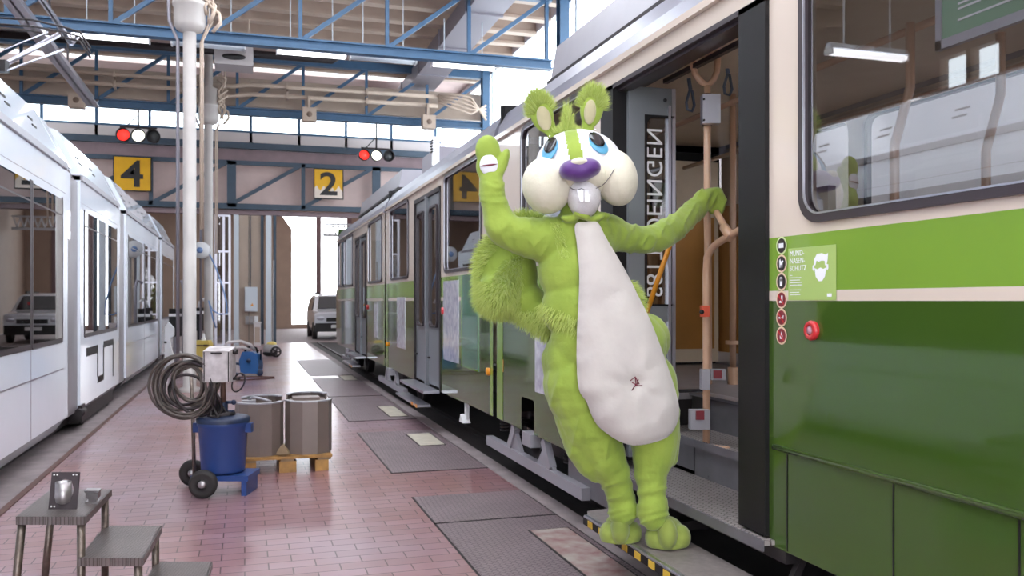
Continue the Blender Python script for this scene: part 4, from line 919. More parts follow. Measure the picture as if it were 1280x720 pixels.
b = MB(); q = cc + UP * .68; b.bar(q, q - RT * .22, .03, .04); b.bar(q - RT * .1 - UP * .07, q + RT * .08 - UP * .07, .04, .02); b.lathe(q - UP * .04, [(.035, -.02), (.035, .04)], 14); b.tube([q + RT * .02, q + RT * .07], .012); b.sph(q + RT * .08, .02); b.build('clamp_arm', M['navyp'], ct)
b = MB(); c = P(275, 455, D + .12)
b.prism([c + RT * x + FW * y + UP * z for x, y, z in ((-.1, -.08, -.13), (.1, -.08, -.13), (.1, -.08, .10), (-.1, -.08, .10))], FW * .14)
b.add([c + RT * x + FW * y + UP * z for x, y, z in ((-.1, -.085, .10), (.1, -.085, .10), (.1, .06, .13), (-.1, .06, .13), (-.1, .06, .10), (.1, .06, .10))], [(0, 1, 2, 3), (0, 3, 4), (1, 5, 2), (3, 2, 5, 4), (0, 4, 5, 1)])
sb = b.build('switch_box', M['boxw'], ct, 'worn white switch box')
b = MB()
for x in (-.095, .085): b.obox(c + RT * (x + .005) - FW * .083 + UP * -.015, RT * .003, FW * .003, UP * .11)
b.obox(c - FW * .083 + UP * .085, RT * .04, FW * .004, UP * .006); b.cyl(c + RT * .1 + UP * .09, c + RT * .13 + UP * .09, .018); b.cyl(c + RT * .1 - UP * .11, c + RT * .15 - UP * .11, .012); b.build('box_fitting', M['dark'], sb)
co = thing('hose_coil', 'coiled grimy grey hose hanging on the barrel cart', 'hose', P(232, 483, D))
cen = P(233, 482, D + .1); rc = np.random.default_rng(3)
specs = [(.245, .235, -.02, .0, 0), (.235, .235, -.01, -.01, 0), (.225, .22, .0, .01, 1), (.215, .2, -.03, .02, 1), (.2, .21, .01, -.03, 2), (.18, .17, .03, .0, 2), (.165, .2, -.01, -.02, 0), (.14, .15, .04, .03, 1), (.13, .11, -.01, -.03, 2), (.19, .14, .05, .0, 0), (.22, .23, -.0, -.0, 1), (.15, .21, .07, -.02, 2), (.10, .13, .02, .02, 1)]
for i, (ra, rb2, ox, oz, kk) in enumerate(specs):
    pts = []
    for j in range(40):
        t = 2 * math.pi * j / 40; a = .35
        x = ra * math.cos(t); z = rb2 * math.sin(t); x, z = x * math.cos(a) - z * math.sin(a), x * math.sin(a) + z * math.cos(a)
        pts.append(cen + RT * (x + ox) + UP * (z + oz) + FW * (.012 * (i % 5) - .03 + .02 * math.sin(t * 2 + i)))
    b = MB(); b.tube(pts, .0115 if kk else .010, 8, 0, True); b.build('hose_loop', M['hose'] if kk != 2 else M['wire'], co)
b = MB(); pts = []
for j in range(5):
    for t in np.linspace(0, 1, 14): pts.append(cen + RT * (.16 + .1 * t + .03 * math.sin(j * 2 + t * 6)) + UP * (.12 - .35 * t if j % 2 == 0 else -.23 + .35 * t) + FW * (.02 * j - .04 + .02 * math.sin(t * 9)))
b.tube(pts, .009, 7); b.build('hose_loop', M['wire'], co)
b = MB(); cb = P(298, 478, D + .15); b.tube([P(288, 470, D + .12)] + [cb + RT * (.045 * math.cos(t)) + UP * (.07 * math.sin(t)) + RT * (.02 * math.sin(t)) for t in np.linspace(2.6, -3.4, 24)] + [P(286, 476, D + .12)], .006)
b.build('cable_loop', M['wire'], co)

# --- pallet with faceted shells
pl = thing('wooden_pallet', 'wooden pallet on the tiles carrying brown grey metal shells', 'pallet', (.4, 7.8, 0))
pxa = P(303, 590, 7.38).x; px1 = P(415, 588, 7.38).x; py0 = P(370, 592, 7.38).y; 
for (fx, fyl) in ((0, 0), (.5, 0), (1, 0), (0, 1), (.5, 1), (1, 1)):
    x = pxa + (px1 - pxa - .13) * fx; y = py0 + .62 * fyl; b = MB(); b.box(x, x + .14 if fx == .5 else x + .11, y, y + .1, .0, .095); b.build('block', M['wood'], pl)
for k in range(5):
    y = py0 - .01 + k * .155; b = MB(); b.box(pxa - .02, px1 + .01, y, y + .11, .115, .135); b.build('deck_board', M['wood2'] if k else M['wood'], pl)
for fx in (0, .5, 1):
    x = pxa + (px1 - pxa - .11) * fx; b = MB(); b.box(x, x + .11, py0, py0 + .73, .095, .115); b.build('stringer_board', M['wood2'], pl)
def shell(cx, cy, r, hgt, a0, a1, label, n=8, rot=.2, z0=.135, lip=True):
    r_ = thing('metal_shell', label, 'shell', (cx, cy, z0)); b = MB(); th = .014
    if True:
        ang = [a0 + (a1 - a0) * i / n for i in range(n + 1)]; full = abs(a1 - a0 - 2 * math.pi) < .01
        for i in range(n):
            p = [Vector((cx + rr * math.cos(ang[i + e]), cy + rr * math.sin(ang[i + e]), z0)) for rr, e in ((r, 0), (r, 1), (r - th, 1), (r - th, 0))]
            b.prism(p, (0, 0, hgt + .0))
    w_ = b.build('shell_wall', M['shell'], r_)
    b = MB()
    for i in range(n):
        p = [Vector((cx + rr * math.cos(ang[i + e]), cy + rr * math.sin(ang[i + e]), z0 + hgt)) for rr, e in ((r + .006, 0), (r + .006, 1), (r - .035, 1), (r - .035, 0))]
        b.prism(p, (0, 0, .012))
    b.build('rim', M['fair'], r_)
    return r_
xl = P(324, 560, 7.7).x; xr_ = P(385, 560, 7.7).x; yc = py0 + .24
shell(xl, yc, .2, .44, math.pi * 1.02, math.pi * 1.98, 'left brown grey faceted metal shell standing on the pallet, open to the back', 6)
shell(xr_, yc - .01, .2, .445, math.pi * 1.0, math.pi * 2.0, 'right brown grey faceted metal shell standing on the pallet', 5)
shell(xl + .03, yc + .26, .18, .45, math.pi * .1, math.pi * 1.0, 'smaller metal shell standing behind the left one on the pallet', 6)
shell(xr_ + .0, yc + .24, .18, .47, 0, math.pi * 1.0, 'smaller metal shell standing behind the right one on the pallet', 5)
b = MB(); q0 = Vector((xr_, yc + .05, .58)); b.box(xr_ - .15, xr_ + .15, yc - .0, yc + .22, .56, .575); b.box(xr_ - .13, xr_ + .1, yc + .03, yc + .2, .575, .60)
b.prism([(xr_ - .12, yc, .135), (xr_ + .12, yc, .135), (xr_ + .12, yc + .2, .135), (xr_ - .12, yc + .2, .135)], (0, 0, .43))
tag(b.build('metal_insert', M['shell']), 'flat metal insert closing the top of the right shell', 'machine part')
b = MB(); q0 = Vector((xl, yc + .02, .58)); b.tube([q0 + Vector((-.09, .16, .0)), q0 + Vector((-.05, .1, .03)), q0 + Vector((.04, .04, .01)), q0 + Vector((.1, .02, -.01))], .012); b.box(xl - .15, xl - .03, yc + .1, yc + .2, .135, .58)
tag(b.build('metal_bracket', M['fair']), 'metal bracket rising inside the left shell', 'bracket')
b = MB(); q0 = P(352, 568, 7.36); b.prism([q0 + RT * -.05, q0 + RT * .06, q0 + RT * .04 + UP * .04, q0 + UP * .08, q0 - RT * .03 + UP * .04], FW * .05); tag(b.build('wood_wedge', M['wood2']), 'small wooden wedge between the two shells at the pallet front', 'wedge')

# --- blue vacuum cleaner
D = 16.9; v0 = P(314, 470, D); v0.z = 0
r = thing('vacuum_cleaner', 'blue wheeled vacuum cleaner with curved grey hose standing on the tiles', 'vacuum cleaner', v0)
b = MB(); 
prof = [(-.16, .05), (.17, .05), (.19, .2), (.16, .42), (.06, .47), (-.13, .47), (-.19, .3)]
b.prism([v0 + RT * x + UP * z - FW * .15 for x, z in prof], FW * .3); b.build('housing', M['vac'], r)
b = MB(); b.tube([v0 + RT * x + UP * z for x, z in ((-.12, .46), (-.1, .54), (0, .56), (.1, .54), (.13, .44))], .018); b.tube([v0 + RT * .1 + UP * .47, v0 + RT * .19 + UP * .5, v0 + RT * .18 + UP * .3], .015); b.build('handle', M['black'], r)
for s in (-.1, .18):
    b = MB(); w0 = v0 + RT * (.0 if s < 0 else .2) - FW * .12 + UP * .07; b.lathe(w0, [(0, -.03), (.06, -.03), (.07, 0), (.06, .03), (0, .03)], 18, 0, FW) if s > 0 else b.lathe(v0 - RT * .13 - FW * .1 + UP * .035, [(0, -.02), (.035, 0), (0, .02)], 12, 0, FW); b.build('wheel', M['navyp'], r)
b = MB(); b.tube([v0 + RT * x + UP * z for x, z in ((-.19, .22), (-.32, .24), (-.38, .15), (-.36, .05), (-.25, .03))], .025); b.lathe(v0 - FW * .16 + UP * .3, [(.04, -.01), (.04, .02), (0, .02)], 12, 0, -FW); b.build('hose_port', M['navyp'], r)
b = MB(); b.tube([v0 + RT * x + UP * z - FW * y for x, z, y in ((.06, .5, 0), (.02, .6, .1), (-.15, .68, .2), (-.35, .66, .3), (-.42, .6, .3), (-.3, .55, .3), (-.1, .56, .2), (0, .5, .1))], .03); b.build('hose', M['pale'], r)
# floor cable loop
b = MB(); c0_ = P(305, 477, 16.2); c0_.z = .012; b.tube([c0_ + Vector((.5 * math.cos(t) + .1 * math.cos(3 * t), .35 * math.sin(t), 0)) for t in np.linspace(.3, 6, 30)], .011); tag(b.build('floor_cable', M['rust']), 'thin cable looped on the tiles in front of the blue vacuum', 'cable')
# --- small grey round vacuum with yellow top
v0 = P(341, 445, 22.6); v0.z = 0
r = thing('canister_vacuum', 'small grey rounded vacuum with yellow top and spoked wheel near the gate', 'vacuum cleaner', v0)
b = MB(); b.ell(v0 + UP * .2 - RT * .05, RT * .2, FW * .17, UP * .17); b.build('housing', M['gplast'], r)
b = MB(); b.ell(v0 + UP * .33 - RT * .03, RT * .13, FW * .12, UP * .07); b.build('cover', M['ytank'], r)
b = MB(); b.ell(v0 + UP * .09 - RT * .07, RT * .19, FW * .17, UP * .08); b.build('bumper', M['black'], r)
b = MB(); w0 = v0 + RT * .13 - FW * .16 + UP * .14; b.lathe(w0, [(.1, 0), (.14, -.01), (.14, -.04), (.1, -.04)], 24, 0, FW)
for i in range(5): b.bar(w0 - FW * .02, w0 - FW * .02 + (RT * math.cos(i * 1.257) + UP * math.sin(i * 1.257)) * .12, .02, .03)
b.build('wheel', M['dark'], r)
b = MB(); b.tube([v0 + UP * .36, v0 + UP * .5, v0 + UP * 1.4, v0 + UP * 2.5 + RT * .02], .02); b.build('wand', M['gplast'], r)
# --- yellow canister
v0 = P(254.5, 446, 20.3); v0.z = 0
r = thing('liquid_canister', 'pale yellow square canister with white cap standing between the columns', 'canister', v0)
b = MB(); b.obox(v0 + UP * .24, RT * .17, FW * .14, UP * .235); b.obox(v0 + UP * .5, RT * .15, FW * .12, UP * .03); b.build('tank', M['ytank'], r)
b = MB(); b.lathe(v0 + UP * .53, [(.05, 0), (.05, .05), (.03, .07), (.028, .13), (.015, .16), (0, .16)], 14); b.build('cap', M['wplast'], r)
b = MB(); b.obox(v0 + UP * .42 - FW * .15, RT * .175, FW * .01, UP * .012); b.obox(v0 + UP * .42 - FW * .15 + RT * .1, RT * .04, FW * .02, UP * .02); b.build('strap', M['rust'], r)
# --- white bench trolley and black fan box near the first column
v0 = P(217.5, 441, 19.2)
r = thing('low_trolley', 'low white topped trolley left of the columns', 'trolley', (v0.x, v0.y, 0)); zz = P(214, 441, 19.2).z
b = MB(); q0 = Vector((v0.x, v0.y, zz)); b.obox(q0, RT * .2, FW * .25, UP * .02); b.build('top', M['wplast'], r)
for sx_ in (-1, 1):
    for sy_ in (-1, 1):
        p = q0 + RT * .17 * sx_ + FW * .2 * sy_; b = MB(); b.tube([p, Vector((p.x, p.y, .04))], .015); b.sph((p.x, p.y, .035), .035); b.build('leg', M['black'], r)
r = thing('fan_unit', 'black fan unit with a white band beside the column foot', 'fan', P(218, 450, 18.9)); q0 = P(219.5, 403, 18.9)
b = MB(); b.obox(q0, RT * .105, FW * .1, UP * .3); b.build('housing', M['ink'], r)
b = MB(); b.obox(q0 + UP * .16 - FW * .001, RT * .11, FW * .105, UP * .03); b.build('band', M['wplast'], r)
b = MB(); b.tube([q0 + RT * .17 - UP * .9, q0 + RT * .17 + UP * .75, q0 + RT * .13 + UP * .9, q0 + RT * .02 + UP * .85], .035); b.obox(q0 - UP * .6, RT * .04, FW * .04, UP * .3); b.build('stand_pipe', M['duct'], r)
r = thing('fan_unit', 'second dark unit seen between the two round columns', 'fan', P(247, 450, 21.8)); q0 = P(248.5, 399, 22.6)
b = MB(); b.obox(q0, RT * .09, FW * .1, UP * .3); b.obox(q0 - UP * .65, RT * .03, FW * .03, UP * .35); b.build('housing', M['ink'], r)
b = MB(); b.obox(q0 + UP * .17, RT * .095, FW * .105, UP * .04); b.build('band', M['wplast'], r)
b = MB(); b.tube([q0 + UP * .3, q0 + UP * .45 + RT * .03, q0 + UP * .52 + RT * .12, q0 + UP * .42 + RT * .2], .035); b.build('outlet_bend', M['wplast'], r)
# white tram coupler cover standing at the end of the left tram
r = thing('bumper_cover', 'white plastic bumper cover with cut outs leaning at the end of the left tram', 'cover', P(209, 445, 21)); q0 = P(210.5, 0, 18.3); q0.z = 0
b = MB(); b.prism([q0 + RT * x + UP * z for x, z in ((-.08, .0), (-.08, .9), (.0, 1.0), (.11, .88), (.11, .72), (.04, .66), (.04, .5), (.1, .3), (.1, .0))], FW * .05); b.build('panel', M['wplast'], r)
b = MB(); b.obox(q0 - RT * .06 + UP * .58 - FW * .005, RT * .025, FW * .01, UP * .02); b.obox(q0 + RT * .02 + UP * .22 - FW * .005, RT * .012, FW * .01, UP * .03); b.build('cut_out', M['ink'], r)

# --- white car beyond the gate
cx0, cy0 = 2.45, 33.0
cr = thing('car', 'white estate car parked beyond the open gate', 'car', (cx0 + .9, cy0 + 1, 0))
secs = [(0.0, .45, .95, 0), (.05, .32, 1.02, 0), (.9, .3, 1.12, 0), (1.6, .3, 1.66, .16), (2.0, .3, 1.72, .18), (3.9, .3, 1.70, .18), (4.2, .35, 1.15, .05)]
b = MB(); k = 12; vs = []
for (dy, zb_, zt_, ins) in secs:
    wl0, wl1 = cx0 + .02, cx0 + 1.80; zm = min(1.05, zt_ * .92)
    ring_ = [(wl0 + .06, zb_), (wl0, zb_ + .12), (wl0, zm), (wl0 + ins * .8 + .02, zt_ - .05), (wl0 + ins + .12, zt_), ((wl0 + wl1) / 2, zt_ + .02)]
    ring_ += [(wl0 + wl1 - x, z) for x, z in reversed(ring_[:-1])]
    vs += [(x, cy0 + dy, z) for x, z in ring_]
n = 11; fs = [(i * n + j, i * n + (j + 1) % n, (i + 1) * n + (j + 1) % n, (i + 1) * n + j) for i in range(len(secs) - 1) for j in range(n)] + [tuple(range(n)), tuple(range((len(secs) - 1) * n, len(secs) * n))]
b.add(vs, fs, 0, False); b.build('body', M['carw'], cr)
b = MB(); b.prism([(cx0 + .2, cy0 + .93, 1.14), (cx0 + 1.62, cy0 + .93, 1.14), (cx0 + 1.52, cy0 + 1.55, 1.6), (cx0 + .3, cy0 + 1.55, 1.6)], (0, -.03, .02)); b.build('windscreen', M['cglass'], cr)
b = MB(); b.prism([(cx0 + .03, cy0 + 1.3, 1.1), (cx0 + .14, cy0 + 1.7, 1.55), (cx0 + .14, cy0 + 3.8, 1.55), (cx0 + .03, cy0 + 4.0, 1.1)], (-.02, 0, 0)); b.build('side_window', M['cglass'], cr)
b = MB(); b.box(cx0 + .05, cx0 + 1.78, cy0 - .06, cy0 + .1, .3, .62); b.box(cx0 + .45, cx0 + 1.4, cy0 - .03, cy0 + .02, .68, .82); b.box(cx0, cx0 + .06, cy0 - .02, cy0 + .8, .3, .55); b.build('bumper', M['ink'], cr)
for x in (.1, 1.45):
    b = MB(); b.ell((cx0 + x + .14, cy0 + .03, .80), (.16, 0, 0), (0, .06, 0), (0, 0, .09)); b.build('headlamp', M['silver'], cr)
b = MB(); b.box(cx0 + .62, cx0 + 1.14, cy0 - .08, cy0 - .05, .44, .56); b.build('number_plate', M['wplast'], cr)
for x in (.0, 1.68):
    for y in (.75, 3.4):
        b = MB(); b.lathe((cx0 + x, cy0 + y, .32), [(0, 0), (.2, .0), (.22, -.01), (.32, 0), (.32, .16), (0, .16)], 22, 0, (1, 0, 0)); b.build('wheel', M['rubber'], cr)
b = MB(); b.box(cx0 + .3, cx0 + .34, cy0 + 1.8, cy0 + 3.8, 1.72, 1.79); b.box(cx0 + 1.48, cx0 + 1.52, cy0 + 1.8, cy0 + 3.8, 1.72, 1.79); b.build('roof_rail', M['ink'], cr)
b = MB(); b.box(cx0 + 1.2, cx0 + 1.3, cy0 + 1.1, cy0 + 1.15, 1.3, 1.42); b.build('tail_reflection', M['red'], cr, 'red lamp seen through the windscreen')
# ================================================================== THE COSTUMED PERSON ON THE FOOTBOARD
DM = 4.08
def Q(u, v, d=0.): return P(u, v, DM - d)
def kk(d=0.): return (DM - d) / F
def fab(name, col, col2, rough=.85, sheen=.5, bump=.35, bs=28, ns=7):
    return mat(name, col, rough, noise=.3, nscale=ns, col2=col2, bump=bump, bscale=bs, sheen=sheen, dist=.012)
M['plush'] = fab('lime_plush', '98ad44', '839936', sheen=.25); M['plushd'] = fab('lime_plush_feet', '929f48', '7b8a3a', bump=.25, sheen=.25)
M['cream_p'] = fab('cream_plush', 'e2dcc8', 'd4cdb8', bump=.35, bs=40, sheen=.25); M['white_p'] = fab('white_plush', 'e2e0e6', 'd6d4dc', sheen=.2, bump=.15, bs=40)
M['belly'] = fab('white_belly_cloth', 'c8c1bb', 'bcb4b0', bump=.7, bs=9, sheen=.2)
M['purple'] = mat('purple_velvet', '56287a', .5, noise=.12, nscale=30, sheen=.4); M['eyeblue'] = mat('eye_blue', '5aa0c4', .35); M['eyeblack'] = mat('eye_black', '120e14', .2, coat=.15)
M['mesh'] = mat('white_mesh_cloth', 'dad6d8', .95, noise=.12, nscale=160, bump=.4, bscale=300, dist=.002, spec=.15); M['seam'] = mat('seam_thread', '6a6468', .7); M['rthread'] = mat('dark_red_thread', '6e1a30', .6)
M['greyp'] = fab('grey_ear_lining', 'b5ac8a', 'a39a78'); M['toe'] = mat('toe_plush', 'a0bf45', .85)
def furmat(name, a, b_):
    m = mat(name, a, .75, sheen=.3); nt = m.node_tree; b = nt.nodes['Principled BSDF']
    at = N(nt, 'ShaderNodeAttribute'); at.attribute_name = 'tone'; r = N(nt, 'ShaderNodeValToRGB')
    r.color_ramp.elements[0].color = hx(b_); r.color_ramp.elements[1].color = hx(a)
    nt.links.new(at.outputs['Fac'], r.inputs[0]); nt.links.new(r.outputs[0], b.inputs['Base Color']); return m
M['fur'] = furmat('lime_fur', 'ccd87c', '93a838')

def ellv(b, u, v, d, ru, rv, rd, roll=0., nu=28, nv=18, m=0):
    k = kk(d); a = math.radians(roll); A = (RT * math.cos(a) + UP * math.sin(a)) * ru * k; C = (-RT * math.sin(a) + UP * math.cos(a)) * rv * k
    b.ell(Q(u, v, d), A, FW * rd, C, nu, nv, m)
def chain(b, pts, n=5, rip=0., freq=9., rd=1.0):
    """overlapping rounded lumps along a limb; rip adds cloth folds"""
    cnt = 0
    for (p, q) in zip(pts, pts[1:]):
        for i in range(n):
            t = i / n; u, v, d, r = [p[j] + (q[j] - p[j]) * t for j in range(4)]
            r *= 1 + rip * math.sin(cnt * freq); cnt += 1; k = kk(d)
            b.ell(Q(u, v, d), RT * r * k, FW * r * k * rd, UP * r * k, 14, 10)
    u, v, d, r = pts[-1]; k = kk(d); b.ell(Q(u, v, d), RT * r * k, FW * r * k * rd, UP * r * k, 14, 10)
def melt(b, name, m, parent, vox=.012, sm=6, label=None, disp=None):
    me = b.mesh('tmp', m); o = bpy.data.objects.new('tmp', me); COL.objects.link(o)
    r = o.modifiers.new('r', 'REMESH'); r.mode = 'VOXEL'; r.voxel_size = vox; r.use_smooth_shade = True
    s = o.modifiers.new('s', 'SMOOTH'); s.iterations = sm; s.factor = .5
    bpy.context.view_layer.update()
    nm = bpy.data.meshes.new_from_object(o.evaluated_get(bpy.context.evaluated_depsgraph_get()))
    bpy.data.objects.remove(o); nm.materials.clear(); nm.materials.append(m); nm.name = name
    n = len(nm.vertices); co = np.empty(n * 3); nm.vertices.foreach_get('co', co)
    if disp is not None:
        no = np.empty(n * 3); nm.vertices.foreach_get('normal', no); co = co.reshape(-1, 3); no = no.reshape(-1, 3)
        co = co + no * disp(co)[:, None]; nm.vertices.foreach_set('co', co.ravel())
    nm.polygons.foreach_set('use_smooth', [True] * len(nm.polygons))
    return link(name, nm, parent, label)
def pix(co):
    x, y, z = co[:, 0], co[:, 1], co[:, 2] - H
    D = x * ST + y * CT; a = (x * CT - y * ST) / D
    return 640 + F * a, 376 - F * z / D, DM - D
def strands(roots, dirs, length, width, name, parent, label=None, grav=.35, m='fur', seed=1, segs=3):
    r = np.random.default_rng(seed); n = len(roots); roots = np.asarray(roots); dirs = np.asarray(dirs)
    L = np.asarray(length) * r.uniform(.6, 1.2, n); dirs = dirs + r.normal(0, .22, (n, 3)); dirs /= np.linalg.norm(dirs, axis=1)[:, None]
    side_ = np.cross(dirs, r.normal(0, 1, (n, 3)) * .6 + np.array([FW.x, FW.y, 0])[None]); side_ /= np.linalg.norm(side_, axis=1)[:, None]
    V = []; p = roots - dirs * .004; g = np.array([0, 0, -1.])
    for i in range(segs + 1):
        t = i / segs; wd = width * (1 - t) ** .7
        if i < segs: V += [p - side_ * wd, p + side_ * wd]
        else: V += [p]
        dd = dirs + g * grav * t * 1.2; dd /= np.linalg.norm(dd, axis=1)[:, None]; p = p + dd * (L / segs)[:, None]
    K = len(V); A = np.stack(V, 1).reshape(-1, 3); base = np.arange(n) * K; F4 = []
    for i in range(segs - 1): F4.append(np.stack([base + 2 * i, base + 2 * i + 1, base + 2 * i + 3, base + 2 * i + 2], 1))
    F3 = np.stack([base + 2 * segs - 2, base + 2 * segs - 1, base + 2 * segs], 1)
    me = bpy.data.meshes.new(name); me.from_pydata(A.tolist(), [], np.concatenate(F4).tolist() + F3.tolist()); me.materials.append(M[m])
    tn = me.attributes.new('tone', 'FLOAT', 'POINT'); tone = np.repeat(r.uniform(0, .6, n), K) + np.tile(np.array([0] * 2 + [.12] * 2 + [.25] * 2 + [.4])[:K] if K == 7 else np.linspace(0, .4, K), n)
    tn.data.foreach_set('value', tone.astype(np.float32)); me.polygons.foreach_set('use_smooth', [True] * len(me.polygons))
    return link(name, me, parent, label)
def sample(o, n, keep, seed=1):
    me = o.data; me.calc_loop_triangles(); r = np.random.default_rng(seed)
    co = np.empty(len(me.vertices) * 3); me.vertices.foreach_get('co', co); co = co.reshape(-1, 3)
    tr = np.empty(len(me.loop_triangles) * 3, dtype=np.int32); me.loop_triangles.foreach_get('vertices', tr); tr = tr.reshape(-1, 3)
    a, b_, c = co[tr[:, 0]], co[tr[:, 1]], co[tr[:, 2]]; nn = np.cross(b_ - a, c - a); ar = np.linalg.norm(nn, axis=1); nn = nn / (ar[:, None] + 1e-12)
    i = r.choice(len(tr), n, p=ar / ar.sum()); s, t = r.random(n), r.random(n); f = s + t > 1; s[f], t[f] = 1 - s[f], 1 - t[f]
    p = a[i] + (b_[i] - a[i]) * s[:, None] + (c[i] - a[i]) * t[:, None]; k = keep(*pix(p)); return p[k], nn[i][k]

ps = thing('person', 'person in a lime green squirrel costume with white belly, waving from the tram footboard', 'person', Q(800, 690))
# ---- body suit: torso, legs, arms and mitts in one continuous surface
b = MB()
for (u, v, d, ru, rv, rd) in ((722, 305, -.02, 44, 40, .13), (724, 340, 0, 52, 48, .14), (740, 385, .01, 64, 50, .15), (760, 430, .01, 74, 50, .165), (765, 470, .0, 78, 46, .17)): ellv(b, u, v, d, ru, rv, rd)
ellv(b, 806, 425, -.05, 32, 34, .12); ellv(b, 706, 450, -.02, 27, 38, .13)
chain(b, [(722, 480, -.01, 44), (738, 530, -.01, 37), (750, 562, -.02, 30), (766, 590, -.03, 21.5), (776, 620, -.06, 17), (779, 638, -.07, 19.5)], 4, .03, 2.2)
chain(b, [(700, 450, -.02, 24), (707, 482, -.02, 25), (718, 522, -.02, 25), (730, 556, -.02, 25), (738, 578, -.02, 19), (744, 592, -.03, 11)], 6)
chain(b, [(806, 480, 0, 42), (816, 530, 0, 34), (819, 560, .0, 29), (814, 592, .01, 20.5), (815, 620, .02, 17.5), (816, 642, .02, 20)], 4, .03, 2.2)
chain(b, [(826, 500, -.02, 22), (833, 545, -.02, 18), (835, 572, -.02, 13)], 5)
# neck and ruff
chain(b, [(722, 300, -.02, 32), (724, 280, -.01, 25), (724, 262, .0, 24)], 3)
for i in range(8):
    t = i / 8 * 2 * math.pi; u = 728 + 24 * math.cos(t); d = .03 + .1 * math.sin(t); b.ell(Q(u, 272 + 3 * math.sin(i * 2.1) - 2 * math.cos(t), d), RT * .044 + UP * .018 * math.sin(i * 2), FW * .03, UP * .02, 12, 8)
# waving arm with mitt and thumb
chain(b, [(712, 300, -.01, 30), (684, 300, .0, 29), (660, 297, .03, 24.5), (640, 292, .06, 22)], 7, .01, 1.9)
chain(b, [(640, 292, .06, 22), (627, 284, .07, 21), (621, 268, .07, 18), (617, 252, .07, 16), (615, 240, .07, 15.5)], 6, .015, 2.1)
chain(b, [(615, 238, .07, 16.5), (614, 226, .07, 15)], 3, .05, 2)
ellv(b, 611, 208, .07, 16.5, 20, .038); ellv(b, 609.5, 188, .075, 16, 19.5, .036, 2)
chain(b, [(620, 218, .075, 9), (628, 206, .08, 7), (632, 195, .08, 5.8), (633.5, 189, .08, 4.2)], 5)
# arm reaching into the doorway, fist closed round the hand pole
chain(b, [(735, 296, -.04, 32), (758, 291, -.1, 25), (780, 296, -.16, 18.5), (800, 300, -.22, 17.5), (820, 298, -.3, 18), (840, 287, -.4, 17.5), (856, 274, -.5, 14.5), (868, 263, -.58, 13.5)], 6, .02, 1.8)
chain(b, [(866, 265, -.58, 15), (874, 257, -.60, 12), (878, 248, -.61, 12), (884, 243, -.62, 8)], 4)
chain(b, [(879, 248, -.63, 9), (886, 242, -.63, 7.5), (895, 243, -.64, 9.5), (899, 251, -.64, 9.5), (898, 259, -.64, 8.5), (892, 262, -.63, 6.5)], 4)
chain(b, [(878, 254, -.62, 9), (886, 256, -.61, 6.5), (890, 250, -.61, 6)], 4)
_lat = np.random.default_rng(9).random((256, 256))
def vn(x, y):
    xi, yi = np.floor(x).astype(int), np.floor(y).astype(int); fx, fy = x - xi, y - yi; fx, fy = fx * fx * (3 - 2 * fx), fy * fy * (3 - 2 * fy)
    g = lambda i, j: _lat[i % 256, j % 256]
    return (g(xi, yi) * (1 - fx) + g(xi + 1, yi) * fx) * (1 - fy) + (g(xi, yi + 1) * (1 - fx) + g(xi + 1, yi + 1) * fx) * fy
def ridge(a, c): return (1 - 2 * np.abs(vn(a, c) - .5)) ** 2 - .4
def folds(co):
    """cloth folds running across the limbs"""
    u, v, d = pix(co); o = np.zeros(len(u)); S = lambda x: np.clip(x, 0, 1)
    o += S((v - 592) / 18) * .010 * ridge(v * .12 + u * .035 + 3, u * .03)
    o += ((u < 680) & (v > 238)) * S((680 - u) / 15) * .007 * ridge((u * .5 - v * .35) * .14, (u + v) * .03)
    o += ((u < 640) & (v > 228) & (v < 255)) * .006 * ridge(v * .2, u * .05)
    o += S((u - 770) / 15) * (v < 322) * .009 * ridge((u + .5 * (v - 290)) * .13, (v - u * .3) * .05)
    o += ((u > 640) & (u < 712) & (v > 262) & (v < 335)) * .006 * ridge((u * .75 + v * .55) * .09, (u - v) * .025 + 9)
    o += ((v > 425) & (v < 600)) * S(d * 30 + .5) * .010 * ridge(u * .05 + v * .012, v * .016 + 5)
    return o
body = melt(b, 'body_suit', M['plush'], ps, .0078, 5, 'lime green plush suit with mitts', folds)
# mitt palm pad with dark red slit
b = MB(); ellv(b, 611, 206, .103, 11.5, 13.2, .012, 0, 24, 14); pad = b.build('palm_pad', M['white_p'], ps, 'white oval pad on the waving mitt')
b = MB(); b.tube([Q(600.5, 208, .107), Q(604, 207.2, .115), Q(611, 206.4, .118), Q(617, 205.6, .115), Q(621.5, 205, .107)], [.001, .0035, .0045, .0035, .001], 8); b.build('pad_slit', M['rthread'], pad)
b = MB(); ellv(b, 879, 259, -.585, 5.5, 7.5, .022, 15); b.build('palm_pad', M['white_p'], ps, 'white pad of the mitt on the pole')
# ---- feet
def foot(c, dsc, s, tilt=0):
    b = MB(); u, v, d = c
    ellv(b, u - 15.5 * s, v + 4, d + .0, 11.5 * s, 15 * s, .06); ellv(b, u + 16 * s, v + 3, d - .005, 12.5 * s, 15 * s, .06); ellv(b, u, v - 1, d + .05, 12 * s, 19 * s, .055)
    ellv(b, u, v - 6, d - .08, 19 * s, 16 * s, .10); ellv(b, u, v + 12, d, 22 * s, 8 * s, .07)
    f = melt(b, 'foot', M['plushd'], ps, .006, 1, dsc)
    z0 = FZ + .006; me = f.data
    for vt in me.vertices:
        if vt.co.z < z0: vt.co.z = z0 + (vt.co.z - z0) * .04
    b2 = MB()
    for (du, dv) in ((-7.5, 0), (7.5, 0)):
        pts = [Q(u + (du + .9 * math.copysign(1, du) * math.sin(t * math.pi) * 4) * s, v + (-17 + 30 * t) * s, d + .055 + .02 * math.sin(t * math.pi)) for t in np.linspace(.05, .95, 9)]
    return f
